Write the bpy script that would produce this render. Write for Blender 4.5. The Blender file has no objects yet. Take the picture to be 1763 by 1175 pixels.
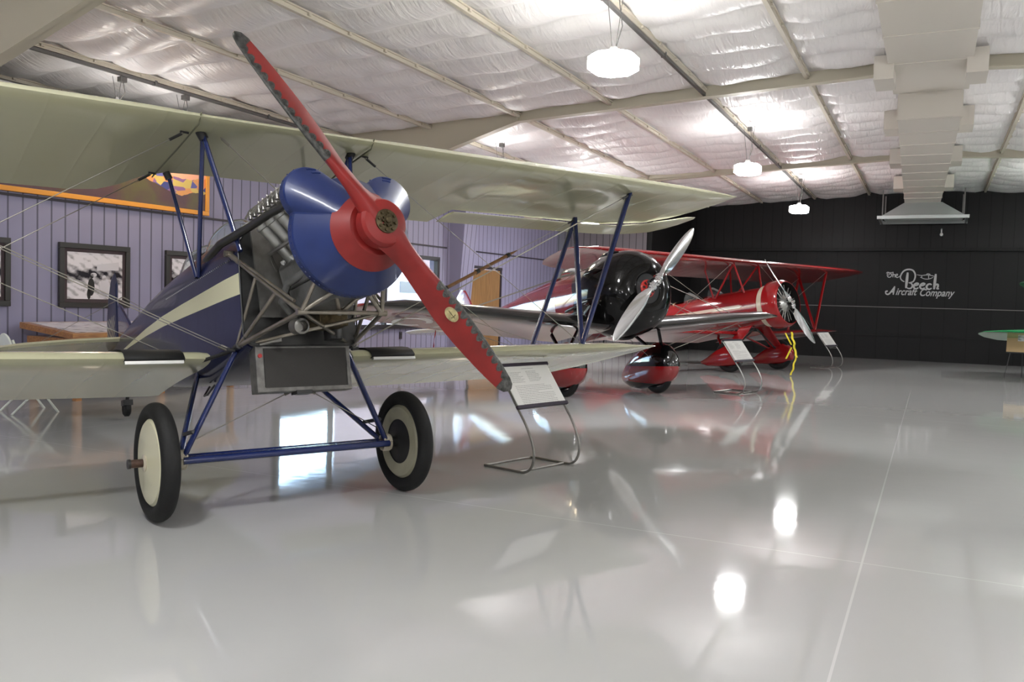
import bpy, bmesh, math, random
from mathutils import Vector, Matrix
random.seed(7)
SC = bpy.context.scene
C = SC.collection
PI = math.pi
# ------------------------------------------------------------------ camera
cam_data = bpy.data.cameras.new('camera')
cam_data.sensor_width = 36; cam_data.lens = 1480/1763*36
cam_data.clip_start = .05; cam_data.clip_end = 400
cam = bpy.data.objects.new('camera', cam_data); C.objects.link(cam)
PITCH, ROLL = math.radians(-2.65), math.radians(1.65)
_f = Vector((0, math.cos(PITCH), math.sin(PITCH))); _r = Vector((1, 0, 0)); _u = _r.cross(_f)
_r2 = math.cos(ROLL)*_r + math.sin(ROLL)*_u; _u2 = -math.sin(ROLL)*_r + math.cos(ROLL)*_u
M = Matrix((_r2, _u2, -_f)).transposed().to_4x4(); M.translation = (0, 0, 1.45)
cam.matrix_world = M
SC.camera = cam
# ------------------------------------------------------------------ world, daylight and exposure
W = bpy.data.worlds.new('sky'); SC.world = W; W.use_nodes = True
nt = W.node_tree; bg = nt.nodes['Background']
sky = nt.nodes.new('ShaderNodeTexSky'); sky.sky_type = 'NISHITA'
sky.sun_elevation = math.radians(48); sky.sun_rotation = math.radians(150); sky.sun_disc = False
nt.links.new(sky.outputs[0], bg.inputs[0]); bg.inputs[1].default_value = 1.1
SC.view_settings.view_transform = 'Standard'; SC.view_settings.look = 'None'
SC.view_settings.gamma = 1; SC.view_settings.use_curve_mapping = False
SC.view_settings.exposure = 0.52
LAMP_POWER = 125.0      # emission of the white high-bay lamps
WARM_POWER = 75.0
# ------------------------------------------------------------------ materials
def nodes(m): return m.node_tree.nodes, m.node_tree.links
def mat(name, col, rough=.5, metal=0, coat=0, bump=0, bscale=30, emis=None, estr=0, trans=0, alpha=1, ior=1.45, mottle=0, mscale=3):
    m = bpy.data.materials.new(name); m.use_nodes = True
    N, L = nodes(m); b = N['Principled BSDF']
    b.inputs['Base Color'].default_value = (*col, 1); b.inputs['Roughness'].default_value = rough
    b.inputs['Metallic'].default_value = metal; b.inputs['Coat Weight'].default_value = coat
    b.inputs['Coat Roughness'].default_value = .04; b.inputs['IOR'].default_value = ior
    b.inputs['Transmission Weight'].default_value = trans
    if emis: b.inputs['Emission Color'].default_value = (*emis, 1); b.inputs['Emission Strength'].default_value = estr
    if bump or mottle:
        tc = N.new('ShaderNodeTexCoord')
    if bump:
        t = N.new('ShaderNodeTexNoise'); t.inputs['Scale'].default_value = bscale; t.inputs['Detail'].default_value = 4
        bp = N.new('ShaderNodeBump'); bp.inputs['Strength'].default_value = bump; bp.inputs['Distance'].default_value = .01
        L.new(tc.outputs['Object'], t.inputs['Vector']); L.new(t.outputs['Fac'], bp.inputs['Height']); L.new(bp.outputs[0], b.inputs['Normal'])
    if mottle:
        t = N.new('ShaderNodeTexNoise'); t.inputs['Scale'].default_value = mscale; t.inputs['Detail'].default_value = 6
        mr = N.new('ShaderNodeMapRange'); mr.inputs[1].default_value = .3; mr.inputs[2].default_value = .7
        mr.inputs[3].default_value = 1-mottle; mr.inputs[4].default_value = 1+mottle
        mx = N.new('ShaderNodeMix'); mx.data_type = 'RGBA'; mx.blend_type = 'MULTIPLY'; mx.inputs[0].default_value = 1
        mx.inputs[6].default_value = (*col, 1)
        L.new(tc.outputs['Object'], t.inputs['Vector']); L.new(t.outputs['Fac'], mr.inputs[0]); L.new(mr.outputs[0], mx.inputs[7]); L.new(mx.outputs[2], b.inputs['Base Color'])
    return m
def math_n(N, L, op, a, b=None, clamp=False):
    n = N.new('ShaderNodeMath'); n.operation = op; n.use_clamp = clamp
    for i, v in enumerate((a, b)):
        if v is None: continue
        if isinstance(v, (int, float)): n.inputs[i].default_value = v
        else: L.new(v, n.inputs[i])
    return n.outputs[0]
def coords(N, L):
    tc = N.new('ShaderNodeTexCoord'); s = N.new('ShaderNodeSeparateXYZ'); L.new(tc.outputs['Object'], s.inputs[0]); return tc, s.outputs
def mixcol(N, L, fac, a, b):
    mx = N.new('ShaderNodeMix'); mx.data_type = 'RGBA'
    L.new(fac, mx.inputs[0])
    for i, v in ((6, a), (7, b)):
        if isinstance(v, tuple): mx.inputs[i].default_value = (*v, 1)
        else: L.new(v, mx.inputs[i])
    return mx.outputs[2]
MT = {}
MT['cream'] = mat('cream_dope', (.62, .60, .38), .22, coat=.5)
MT['blue'] = mat('navy_enamel', (.012, .022, .10), .25, coat=.6)
MT['cowlblue'] = mat('blue_cowl_paint', (.012, .026, .115), .38, coat=.1, mottle=.15, mscale=6)
MT['propred'] = mat('matte_red_paint', (.225, .014, .012), .42, mottle=.18, mscale=5)
MT['sheath'] = mat('leading_edge_metal', (.095, .095, .09), .38, metal=.8, bump=.5, bscale=60, mottle=.5, mscale=30)
MT['steel'] = mat('grey_steel', (.30, .29, .27), .35, metal=.9, mottle=.2, mscale=10)
MT['tube'] = mat('engine_mount_tube', (.30, .27, .225), .28, metal=.85, mottle=.2, mscale=12)
MT['oldsteel'] = mat('soldered_tank', (.16, .155, .145), .42, metal=.7, mottle=.35, mscale=14)
MT['darksteel'] = mat('dark_steel', (.05, .05, .05), .4, metal=.7)
MT['blackpipe'] = mat('black_pipe', (.012, .012, .012), .35, coat=.2)
MT['alu'] = mat('aluminium_cylinder', (.42, .42, .40), .32, metal=.85)
MT['polish'] = mat('polished_aluminium', (.72, .72, .73), .14, metal=1)
MT['case'] = mat('crankcase_grey', (.17, .17, .165), .45, metal=.5, bump=.3, bscale=25, mottle=.25, mscale=6)
MT['firewall'] = mat('dull_firewall', (.07, .07, .068), .35, metal=.6, mottle=.3, mscale=5)
MT['brass'] = mat('old_brass', (.085, .065, .035), .4, metal=.8, mottle=.4, mscale=40)
MT['rust'] = mat('rusty_axle', (.10, .06, .045), .5, metal=.5, mottle=.3, mscale=30)
MT['rubber'] = mat('tyre_rubber', (.007, .007, .007), .7, bump=.15, bscale=60)
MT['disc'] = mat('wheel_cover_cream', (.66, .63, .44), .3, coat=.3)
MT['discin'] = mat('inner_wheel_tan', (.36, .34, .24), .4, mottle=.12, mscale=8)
MT['rope'] = mat('bungee_cord', (.5, .45, .36), .8)
MT['wire'] = mat('streamlined_wire', (.23, .22, .19), .35, metal=.8)
MT['ash'] = mat('wooden_spacer', (.17, .08, .03), .4, coat=.3, mottle=.2, mscale=15)
MT['black'] = mat('gloss_black', (.003, .003, .003), .10)
MT['black'].node_tree.nodes['Principled BSDF'].inputs['Specular IOR Level'].default_value = .38
MT['blackm'] = mat('matt_black', (.012, .012, .012), .6)
MT['red'] = mat('gloss_red', (.27, .007, .009), .14, coat=.4)
MT['redin'] = mat('red_engine_shell', (.45, .02, .015), .3, coat=.4)
MT['white'] = mat('white_paint', (.75, .75, .74), .4)
MT['whitegloss'] = mat('gloss_white_paint', (.74, .73, .72), .2, coat=.6)
MT['creamstrip'] = mat('cream_stripe_paint', (.62, .55, .42), .3, coat=.4)
MT['glass'] = mat('window_glass', (.95, .98, .97), .02, trans=1, ior=1.1)
MT['plexi'] = mat('windshield_plastic', (.80, .87, .86), .03, trans=.92, ior=1.2)
MT['yellow'] = mat('yellow_ribbon', (.75, .62, .03), .5)
MT['green'] = mat('gloss_green', (.0, .20, .055), .25, coat=.7)
MT['beam'] = mat('beige_painted_steel', (.56, .52, .42), .5)
MT['batten'] = mat('beige_batten', (.60, .55, .46), .5)
MT['duct'] = mat('duct_paint', (.62, .58, .52), .5)
MT['galv'] = mat('galvanised_sheet', (.45, .48, .48), .3, metal=.8)
MT['conduit'] = mat('conduit_grey', (.16, .155, .15), .4, metal=.6)
MT['lamp'] = mat('lamp_diffuser', (.9, .9, .9), .3, emis=(.97, .98, 1.0), estr=LAMP_POWER)
MT['lamptop'] = mat('lamp_top_diffuser', (.9, .9, .9), .3, emis=(1, .98, .95), estr=14)
MT['lampside'] = mat('lamp_side_diffuser', (.9, .9, .9), .3, emis=(1, .99, .97), estr=50)
MT['warm'] = mat('warm_lamp_diffuser', (.9, .85, .7), .3, emis=(1.0, .80, .52), estr=WARM_POWER)
MT['housing'] = mat('lamp_housing', (.5, .5, .5), .4, metal=.5)
MT['orange'] = mat('orange_frame', (.75, .32, .04), .4)
MT['frame'] = mat('dark_picture_frame', (.025, .024, .022), .35, coat=.2)
MT['matboard'] = mat('brown_mat_board', (.06, .04, .045), .7)
MT['trimdark'] = mat('dark_trim', (.03, .025, .035), .5)
MT['annulus'] = mat('dark_grey_rubber', (.028, .03, .031), .6)
MT['brick'] = mat('exterior_panel', (.30, .22, .21), .7)
MT['paper'] = mat('white_placard', (.78, .77, .74), .5)
MT['ink'] = mat('printing_ink', (.30, .29, .28), .7)
MT['purple'] = mat('placard_bar', (.03, .022, .04), .4)
MT['letter'] = mat('grey_lettering', (.42, .42, .42), .5)
MT['tan'] = mat('tan_card', (.55, .38, .20), .6)
MT['seat'] = mat('white_chair', (.72, .76, .70), .35)
MT['clothdark'] = mat('navy_cloth', (.015, .018, .035), .8)
# wood
def wood(name, c1, c2, rough=.35, scale=(1.5, 12, 12), coat=.4):
    m = bpy.data.materials.new(name); m.use_nodes = True; N, L = nodes(m); b = N['Principled BSDF']
    tc = N.new('ShaderNodeTexCoord'); mp = N.new('ShaderNodeMapping'); mp.inputs['Scale'].default_value = scale
    t = N.new('ShaderNodeTexNoise'); t.inputs['Scale'].default_value = 2; t.inputs['Detail'].default_value = 8; t.inputs['Distortion'].default_value = 1.5
    L.new(tc.outputs['Object'], mp.inputs[0]); L.new(mp.outputs[0], t.inputs['Vector'])
    r = N.new('ShaderNodeMapRange'); r.inputs[1].default_value = .35; r.inputs[2].default_value = .65; L.new(t.outputs['Fac'], r.inputs[0])
    L.new(mixcol(N, L, r.outputs[0], c1, c2), b.inputs['Base Color']); b.inputs['Roughness'].default_value = rough; b.inputs['Coat Weight'].default_value = coat
    return m
MT['oak'] = wood('varnished_oak', (.42, .20, .06), (.25, .10, .03))
MT['doorwood'] = wood('door_veneer', (.30, .17, .07), (.20, .105, .04), scale=(8, 8, .6))
# striped / grooved siding, object x runs along the wall
def siding(name, c, pitch=.203, groove=.12, rough=.55, axis=0, band=None):
    m = bpy.data.materials.new(name); m.use_nodes = True; N, L = nodes(m); b = N['Principled BSDF']
    tc, s = coords(N, L)
    fr = math_n(N, L, 'FRACT', math_n(N, L, 'DIVIDE', s[axis], pitch))
    g = math_n(N, L, 'LESS_THAN', math_n(N, L, 'ABSOLUTE', math_n(N, L, 'SUBTRACT', fr, .5)), groove/2)
    nz = N.new('ShaderNodeTexNoise'); nz.inputs['Scale'].default_value = 1.2; nz.inputs['Detail'].default_value = 5; L.new(tc.outputs['Object'], nz.inputs['Vector'])
    c1 = mixcol(N, L, nz.outputs['Fac'], tuple(x*.92 for x in c), tuple(x*1.08 for x in c))
    L.new(mixcol(N, L, g, c1, tuple(x*.38 for x in c)), b.inputs['Base Color'])
    bp = N.new('ShaderNodeBump'); bp.inputs['Distance'].default_value = .012; bp.inputs['Strength'].default_value = .6; bp.invert = True
    L.new(g, bp.inputs['Height']); L.new(bp.outputs[0], b.inputs['Normal']); b.inputs['Roughness'].default_value = rough
    if c[0] < .05: b.inputs['Specular IOR Level'].default_value = .2
    return m
MT['bluewall'] = siding('lavender_blue_siding', (.265, .255, .38))
MT['bluewall2'] = siding('lavender_grey_siding', (.19, .175, .19))
MT['blackwall'] = siding('black_siding', (.009, .0085, .009), pitch=.305, groove=.08, rough=.45)
MT['blackwall2'] = siding('black_door_panels', (.0075, .0072, .0075), pitch=.61, groove=.03, rough=.5)
MT['bluewin'] = mat('window_trim_dark', (.022, .02, .026), .4)
# floor: grey epoxy with saw cut joints (object x = across the hall, y = along the ridge)
m = bpy.data.materials.new('grey_epoxy_floor'); m.use_nodes = True; N, L = nodes(m); b = N['Principled BSDF']
tc, s = coords(N, L)
def ln(o, at, w): return math_n(N, L, 'LESS_THAN', math_n(N, L, 'ABSOLUTE', math_n(N, L, 'SUBTRACT', o, at)), w)
j = ln(s[0], -.30, .006)
for q in (-2.3, 5.3, 12.9, 20.5): j = math_n(N, L, 'MAXIMUM', j, ln(s[1], q, .005))
for q in (-7.9, 7.3): j = math_n(N, L, 'MAXIMUM', j, ln(s[0], q, .005))
n1 = N.new('ShaderNodeTexNoise'); n1.inputs['Scale'].default_value = .35; n1.inputs['Detail'].default_value = 5; L.new(tc.outputs['Object'], n1.inputs['Vector'])
c1 = mixcol(N, L, n1.outputs['Fac'], (.43, .43, .418), (.495, .495, .48))
L.new(mixcol(N, L, j, c1, (.58, .58, .565)), b.inputs['Base Color'])
n2 = N.new('ShaderNodeTexNoise'); n2.inputs['Scale'].default_value = 1.3; n2.inputs['Detail'].default_value = 3; L.new(tc.outputs['Object'], n2.inputs['Vector'])
n3 = N.new('ShaderNodeTexNoise'); n3.inputs['Scale'].default_value = 9; n3.inputs['Detail'].default_value = 3; L.new(tc.outputs['Object'], n3.inputs['Vector'])
hh = math_n(N, L, 'ADD', math_n(N, L, 'MULTIPLY', n2.outputs['Fac'], 1.0), math_n(N, L, 'MULTIPLY', n3.outputs['Fac'], .07))
bp = N.new('ShaderNodeBump'); bp.inputs['Strength'].default_value = .22; bp.inputs['Distance'].default_value = .01
L.new(hh, bp.inputs['Height']); L.new(bp.outputs[0], b.inputs['Normal'])
b.inputs['Roughness'].default_value = .055; b.inputs['IOR'].default_value = 1.55; b.inputs['Specular IOR Level'].default_value = .62
MT['floor'] = m
# ceiling scrim: crinkled white foil
m = bpy.data.materials.new('white_insulation_scrim'); m.use_nodes = True; N, L = nodes(m); b = N['Principled BSDF']
tc, s = coords(N, L)
mp = N.new('ShaderNodeMapping'); mp.inputs['Scale'].default_value = (9, 1.6, 1); L.new(tc.outputs['Object'], mp.inputs[0])
t = N.new('ShaderNodeTexNoise'); t.inputs['Scale'].default_value = 1.5; t.inputs['Detail'].default_value = 6; t.inputs['Distortion'].default_value = .8; L.new(mp.outputs[0], t.inputs['Vector'])
bp = N.new('ShaderNodeBump'); bp.inputs['Strength'].default_value = .55; bp.inputs['Distance'].default_value = .05; L.new(t.outputs['Fac'], bp.inputs['Height']); L.new(bp.outputs[0], b.inputs['Normal'])
b.inputs['Base Color'].default_value = (.87, .845, .845, 1); b.inputs['Roughness'].default_value = .33; b.inputs['Specular IOR Level'].default_value = .6
MT['scrim'] = m
# navy fuselage with a cream stripe that tapers to the tail (object x forward, z up)
m = bpy.data.materials.new('navy_fuselage_with_cream_stripe'); m.use_nodes = True; N, L = nodes(m); b = N['Principled BSDF']
tc, s = coords(N, L)
up = math_n(N, L, 'LESS_THAN', s[2], math_n(N, L, 'ADD', math_n(N, L, 'MULTIPLY', s[0], -.025), 1.178))
lo = math_n(N, L, 'GREATER_THAN', s[2], math_n(N, L, 'ADD', math_n(N, L, 'MULTIPLY', s[0], -.056), 1.045))
side = math_n(N, L, 'MULTIPLY', up, lo)
gz = N.new('ShaderNodeNewGeometry')
L.new(mixcol(N, L, side, (.009, .012, .045), (.68, .66, .43)), b.inputs['Base Color'])
b.inputs['Roughness'].default_value = .24; b.inputs['Coat Weight'].default_value = .15; b.inputs['Specular IOR Level'].default_value = .4
MT['fuse'] = m
# radiator grille
m = bpy.data.materials.new('radiator_core'); m.use_nodes = True; N, L = nodes(m); b = N['Principled BSDF']
tc, s = coords(N, L)
fr = math_n(N, L, 'SINE', math_n(N, L, 'MULTIPLY', s[1], 720)); fz = math_n(N, L, 'SINE', math_n(N, L, 'MULTIPLY', s[2], 420))
h = math_n(N, L, 'MULTIPLY', fr, fz)
L.new(mixcol(N, L, math_n(N, L, 'GREATER_THAN', h, .0), (.010, .009, .008), (.045, .042, .038)), b.inputs['Base Color']); b.inputs['Metallic'].default_value = .4; b.inputs['Roughness'].default_value = .4
MT['core'] = m
# red wing with black leading edge / underside (used on the racer)
def wing_mat(name, c1, c2, edge, rib=.33, second=None):
    m = bpy.data.materials.new(name); m.use_nodes = True; N, L = nodes(m); b = N['Principled BSDF']
    tc, s = coords(N, L)
    f = math_n(N, L, 'GREATER_THAN', s[0], edge)
    L.new(mixcol(N, L, f, c1, c2), b.inputs['Base Color'])
    fr = math_n(N, L, 'FRACT', math_n(N, L, 'DIVIDE', s[1], rib))
    w = math_n(N, L, 'ABSOLUTE', math_n(N, L, 'SUBTRACT', fr, .5))
    pk = math_n(N, L, 'POWER', math_n(N, L, 'SUBTRACT', 1.0, math_n(N, L, 'MULTIPLY', w, 2)), 14)
    dots = math_n(N, L, 'MULTIPLY', math_n(N, L, 'LESS_THAN', w, .03), math_n(N, L, 'GREATER_THAN', math_n(N, L, 'SINE', math_n(N, L, 'MULTIPLY', s[0], 90)), .2))
    bp = N.new('ShaderNodeBump'); bp.inputs['Strength'].default_value = .35; bp.inputs['Distance'].default_value = .006
    L.new(math_n(N, L, 'ADD', pk, math_n(N, L, 'MULTIPLY', dots, .5)), bp.inputs['Height']); L.new(bp.outputs[0], b.inputs['Normal'])
    b.inputs['Roughness'].default_value = .2; b.inputs['Coat Weight'].default_value = .6; b.inputs['Coat Roughness'].default_value = .06
    return m
MT['creamwing'] = wing_mat('cream_fabric_wing', (.50, .49, .33), (.50, .49, .33), 9)
MT['racerwing'] = wing_mat('racer_wing_red_black', (.25, .008, .010), (.003, .003, .003), .20, rib=9)
MT['redwing'] = wing_mat('red_fabric_wing', (.25, .009, .011), (.25, .009, .011), 9)
MT['greenwing'] = wing_mat('green_fabric_wing', (.0, .20, .055), (.0, .2, .055), 9)

# ------------------------------------------------------------------ mesh builder
class MB:
    def __init__(s): s.v = []; s.f = []; s.mi = []; s.cur = 0
    def add(s, vs, fs):
        o = len(s.v); s.v += [tuple(x) for x in vs]
        for f in fs: s.f.append(tuple(i+o for i in f)); s.mi.append(s.cur)
        return s
    def loft(s, rings, cap=(True, True), closed=True):
        n = len(rings[0]); vs = [p for r in rings for p in r]; fs = []
        for i in range(len(rings)-1):
            for k in range(n if closed else n-1):
                a = i*n+k; b_ = i*n+(k+1) % n; fs.append((a, b_, b_+n, a+n))
        if closed and cap[0]: fs.append(tuple(range(n-1, -1, -1)))
        if closed and cap[1]: fs.append(tuple((len(rings)-1)*n+k for k in range(n)))
        return s.add(vs, fs)
    def tube(s, pts, r, n=10, r2=None, flat=1.0, up=None):
        pts = [Vector(p) for p in pts]; rings = []
        prev = None
        for i, p in enumerate(pts):
            d = (pts[min(i+1, len(pts)-1)]-pts[max(i-1, 0)]).normalized()
            a = Vector(up) if up else Vector((0, 0, 1)) if abs(d.z) < .9 else Vector((1, 0, 0))
            if prev is not None and not up: a = prev
            u = (a-d*a.dot(d))
            if u.length < 1e-5: u = d.orthogonal()
            u.normalize(); w = d.cross(u); prev = u
            rr = r if r2 is None else r+(r2-r)*i/(len(pts)-1)
            if isinstance(rr, (list, tuple)): rr = rr[i]
            rings.append([p+u*math.cos(t)*rr+w*math.sin(t)*rr*flat for t in [2*PI*k/n for k in range(n)]])
        return s.loft(rings)
    def strut(s, a, b, chord, thick, n=12, dirx=(1, 0, 0)):   # streamlined strut, long axis of section along dirx
        a = Vector(a); b = Vector(b); d = (b-a).normalized(); x = Vector(dirx); x = (x-d*x.dot(d)).normalized(); w = d.cross(x)
        return s.loft([[p+x*math.cos(t)*chord/2+w*math.sin(t)*thick/2 for t in [2*PI*k/n for k in range(n)]] for p in (a, b)])
    def box(s, c, d, rot=None):
        c = Vector(c); h = [x/2 for x in d]
        vs = [Vector((x*h[0], y*h[1], z*h[2])) for x in (-1, 1) for y in (-1, 1) for z in (-1, 1)]
        if rot: vs = [rot @ v for v in vs]
        return s.add([v+c for v in vs], [(0, 1, 3, 2), (4, 6, 7, 5), (0, 4, 5, 1), (2, 3, 7, 6), (0, 2, 6, 4), (1, 5, 7, 3)])
    def hexa(s, p):   # eight corners: bottom four ccw, top four ccw
        return s.add(p, [(3, 2, 1, 0), (4, 5, 6, 7), (0, 1, 5, 4), (1, 2, 6, 5), (2, 3, 7, 6), (3, 0, 4, 7)])
    def lathe(s, prof, o=(0, 0, 0), ax=(1, 0, 0), n=32, cap=(True, True), sy=1, sz=1):   # prof: (along, radius)
        o = Vector(o); ax = Vector(ax).normalized(); u = Vector((0, 0, 1)) if abs(ax.z) < .9 else Vector((1, 0, 0))
        u = (u-ax*u.dot(ax)).normalized(); w = ax.cross(u)
        return s.loft([[o+ax*a+(w*math.cos(t)*sy+u*math.sin(t)*sz)*r for t in [2*PI*k/n for k in range(n)]] for a, r in prof], cap)
    def prism(s, poly, fn, t0, t1):   # poly 2-D, fn(x,y,t)->3-D
        n = len(poly); return s.add([fn(x, y, t0) for x, y in poly]+[fn(x, y, t1) for x, y in poly],
            [tuple(range(n-1, -1, -1)), tuple(range(n, 2*n))]+[(i, (i+1) % n, (i+1) % n+n, i+n) for i in range(n)])
    def grid(s, pts): 
        n = len(pts[0]); return s.add([p for r in pts for p in r], [(i*n+k, i*n+k+1, (i+1)*n+k+1, (i+1)*n+k) for i in range(len(pts)-1) for k in range(n-1)])
    def build(s, name, m, parent=None, smooth=40, bevel=0, solid=0):
        me = bpy.data.meshes.new(name); me.from_pydata(s.v, [], s.f)
        ms = m if isinstance(m, (list, tuple)) else [m]
        for q in ms: me.materials.append(MT[q] if isinstance(q, str) else q)
        if len(ms) > 1:
            for p, i in zip(me.polygons, s.mi): p.material_index = i
        bm = bmesh.new(); bm.from_mesh(me); 
        bmesh.ops.recalc_face_normals(bm, faces=bm.faces)
        if smooth:
            for e in bm.edges:
                if len(e.link_faces) == 2 and e.calc_face_angle(0) > math.radians(smooth): e.smooth = False
            for f in bm.faces: f.smooth = True
        bm.to_mesh(me); bm.free(); me.update()
        o = bpy.data.objects.new(name, me); C.objects.link(o)
        if parent: o.parent = parent
        if bevel:
            q = o.modifiers.new('bevel', 'BEVEL'); q.width = bevel; q.segments = 2; q.limit_method = 'ANGLE'
        if solid:
            q = o.modifiers.new('solid', 'SOLIDIFY'); q.thickness = solid; q.offset = 0
        return o
def tag(o, label=None, cat=None, group=None, kind=None):
    if label: o['label'] = label
    if cat: o['category'] = cat
    if group: o['group'] = group
    if kind: o['kind'] = kind
    return o
def empty(name, loc=(0, 0, 0), M=None, label=None, cat=None, group=None):
    o = bpy.data.objects.new(name, None); C.objects.link(o); o.empty_display_size = .2
    if M is not None: o.matrix_world = M
    else: o.location = loc
    return tag(o, label, cat, group)
def copy_tree(o, parent=None):
    c = o.copy(); C.objects.link(c); c.parent = parent
    for ch in list(o.children): copy_tree(ch, c)
    return c
def lerp(a, b, t): return a+(b-a)*t
def interp(tab, x):
    if x <= tab[0][0]: return tab[0][1]
    for (a, va), (b, vb) in zip(tab, tab[1:]):
        if x <= b: return va+(vb-va)*(x-a)/(b-a)
    return tab[-1][1]

# ------------------------------------------------------------------ building frame: object x = V (across), y = U (along ridge)
AZ = math.radians(26)
BM = Matrix.Rotation(-AZ, 4, 'Z')
def bw(v, u, z=0): return BM @ Vector((v, u, z))
def bobj(mb, name, m, kind='structure', smooth=0, parent=None, **k):
    o = mb.build(name, m, parent, smooth, **k)
    if parent is None: o.matrix_world = BM
    if kind: o['kind'] = kind
    return o
RIDGE = -.35
def roof(v): return 5.12-.052*abs(v-RIDGE)
UF, UB, VR, VL = 28.4, -9.0, 12.0, -13.5
bobj(MB().box(((VR+VL)/2, (UF+UB)/2, -.1), (VR-VL, UF-UB+3, .2)), 'floor', 'floor')
# sagging insulation blankets between strings, bays between frames
FR = [-1.5, 6.05, 13.95, 21.7]
BV = [-12.2, -10.48, -8.65, -6.8, -5.08, -3.47, -1.9, 1.2, 2.77, 4.4, 6.1, 7.95, 9.8, 11.5]
def sag(v, u):
    s_ = 0
    # string phase restarts at each frame
    st = [f for f in [UB]+FR if f <= u]; base = st[-1] if st else UB
    ph = (u-base)/.78
    s_ = .12*abs(math.sin(PI*ph))**.75
    # held up at battens
    d = min(abs(v-b_) for b_ in BV+[RIDGE]); s_ *= min(1, .35+d/.5)
    s_ += .018*math.sin(v*3.1+u*1.7)+.012*math.sin(v*7.3-u*2.9+1)
    return s_
rows = []
nu = int((UF-UB)/.078); vs_ = []
v = VL
while v < VR: vs_.append(v); v += .17
for b_ in BV: vs_.append(b_)
vs_ = sorted(set(vs_+[VR]))
for i in range(nu+1):
    u = UB+(UF-UB)*i/nu
    rows.append([(v, u, roof(v)+.06-sag(v, u)) for v in vs_])
mb = MB().grid(rows)
o = bobj(mb, 'ceiling', 'scrim', smooth=60)
mb = MB()
mb.hexa([(VL, UB, 5.5), (VR, UB, 5.5), (VR, UF, 5.5), (VL, UF, 5.5), (VL, UB, 5.6), (VR, UB, 5.6), (VR, UF, 5.6), (VL, UF, 5.6)])
bobj(mb, 'trim_1', 'white')          # roof deck above the blankets
# battens
k = 2
for b_ in BV:
    mb = MB(); mb.box((b_, (UF+UB)/2, roof(b_)-.035), (.055, UF-UB, .05)); mb.box((b_, (UF+UB)/2, roof(b_)+.0), (.10, UF-UB, .02))
    for q in range(0, int((UF-UB)/.78)):
        u = UB+.78*q; mb.box((b_+.045, u, roof(b_)-.03), (.03, .05, .03))
    bobj(mb, 'trim_%d' % k, 'batten'); k += 1
# frames: rafters with tapered haunch
def zb(v):   # underside of rafter
    return 4.97-.050*abs(v-RIDGE)-(max(0, -v-6.8)*.25 if v < -6.8 else 0)-(max(0, v-6.1)*.25 if v > 6.1 else 0)
for u in FR:
    mb = MB()
    pv = [VL+.3, -10.2, -8.4, -6.8, -3.5, RIDGE, 3.0, 6.1, 8.4, 11.4]
    for a, c_ in zip(pv, pv[1:]):
        for w, z0, z1 in ((.012, 0, 1), (.16, 0, None)):
            za0, zc0 = zb(a), zb(c_)
            if z1 is None: za1, zc1 = za0+.015, zc0+.015
            else: za1, zc1 = roof(a)+.05, roof(c_)+.05
            mb.hexa([(a, u-w/2, za0), (c_, u-w/2, zc0), (c_, u+w/2, zc0), (a, u+w/2, za0), (a, u-w/2, za1), (c_, u-w/2, zc1), (c_, u+w/2, zc1), (a, u+w/2, za1)])
    mb.box((-6.8, u, zb(-6.8)+.1), (.03, .16, .2)); mb.box((6.1, u, zb(6.1)+.1), (.03, .16, .2))
    bobj(mb, 'trim_%d' % k, 'beam'); k += 1
# ---- walls
A0 = Vector((-6.8, 11.4, 0)); A1 = Vector((.79, 25, 0)); DA = (A1-A0).normalized(); NA = Vector((DA.y, -DA.x, 0))
WM = Matrix((DA, Vector((0, 0, 1)).cross(DA), Vector((0, 0, 1)))).transposed().to_4x4(); WM.translation = A0   # local x along wall, y behind, z up
def wobj(mb, name, m, kind='structure', smooth=0, parent=None, **kw):
    o = mb.build(name, m, parent, smooth, **kw)
    if parent is None: o.matrix_world = WM
    if kind: o['kind'] = kind
    return o
S0, S1, WH = -24.0, 16.58, 4.05
wins = [(5.1, 10.15, .86, 2.36)]; dr = (11.62, 13.25, 0, 2.26)
mb = MB()
T = .16
def wp(a, b_, z0, z1): mb.box(((a+b_)/2, T/2, (z0+z1)/2), (b_-a, T, z1-z0))
wp(S0, 5.1, 0, WH); wp(5.1, 10.15, 0, .86); wp(5.1, 10.15, 2.36, WH); wp(10.15, dr[0], 0, WH); wp(dr[0], dr[1], dr[3], WH); wp(dr[1], S1, 0, WH)
wobj(mb, 'wall_left', 'bluewall')
k2 = k
mb = MB(); mb.box(((S0+10.6)/2, -.012, 2.68), (10.6-S0, .02, .035)); mb.box(((11.7+S1)/2, -.012, 2.68), (S1-11.7, .02, .03)); wobj(mb, 'trim_%d' % k2, 'trimdark'); k2 += 1
# window
mb = MB()
mb.box((7.62, -.03, .82), (5.25, .14, .09)); mb.box((7.62, -.02, 2.39), (5.25, .10, .09)); mb.box((5.06, -.02, 1.6), (.1, .1, 1.6)); mb.box((10.19, -.02, 1.6), (.1, .1, 1.6))
for q in (6.6, 8.28): mb.box((q, .03, 1.6), (.07, .10, 1.5))
w = wobj(mb, 'window_1', 'bluewin')
mb = MB(); mb.box((7.62, .08, 1.61), (5.0, .006, 1.5)); g = mb.build('window_pane', 'glass', w, 0); 
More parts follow.
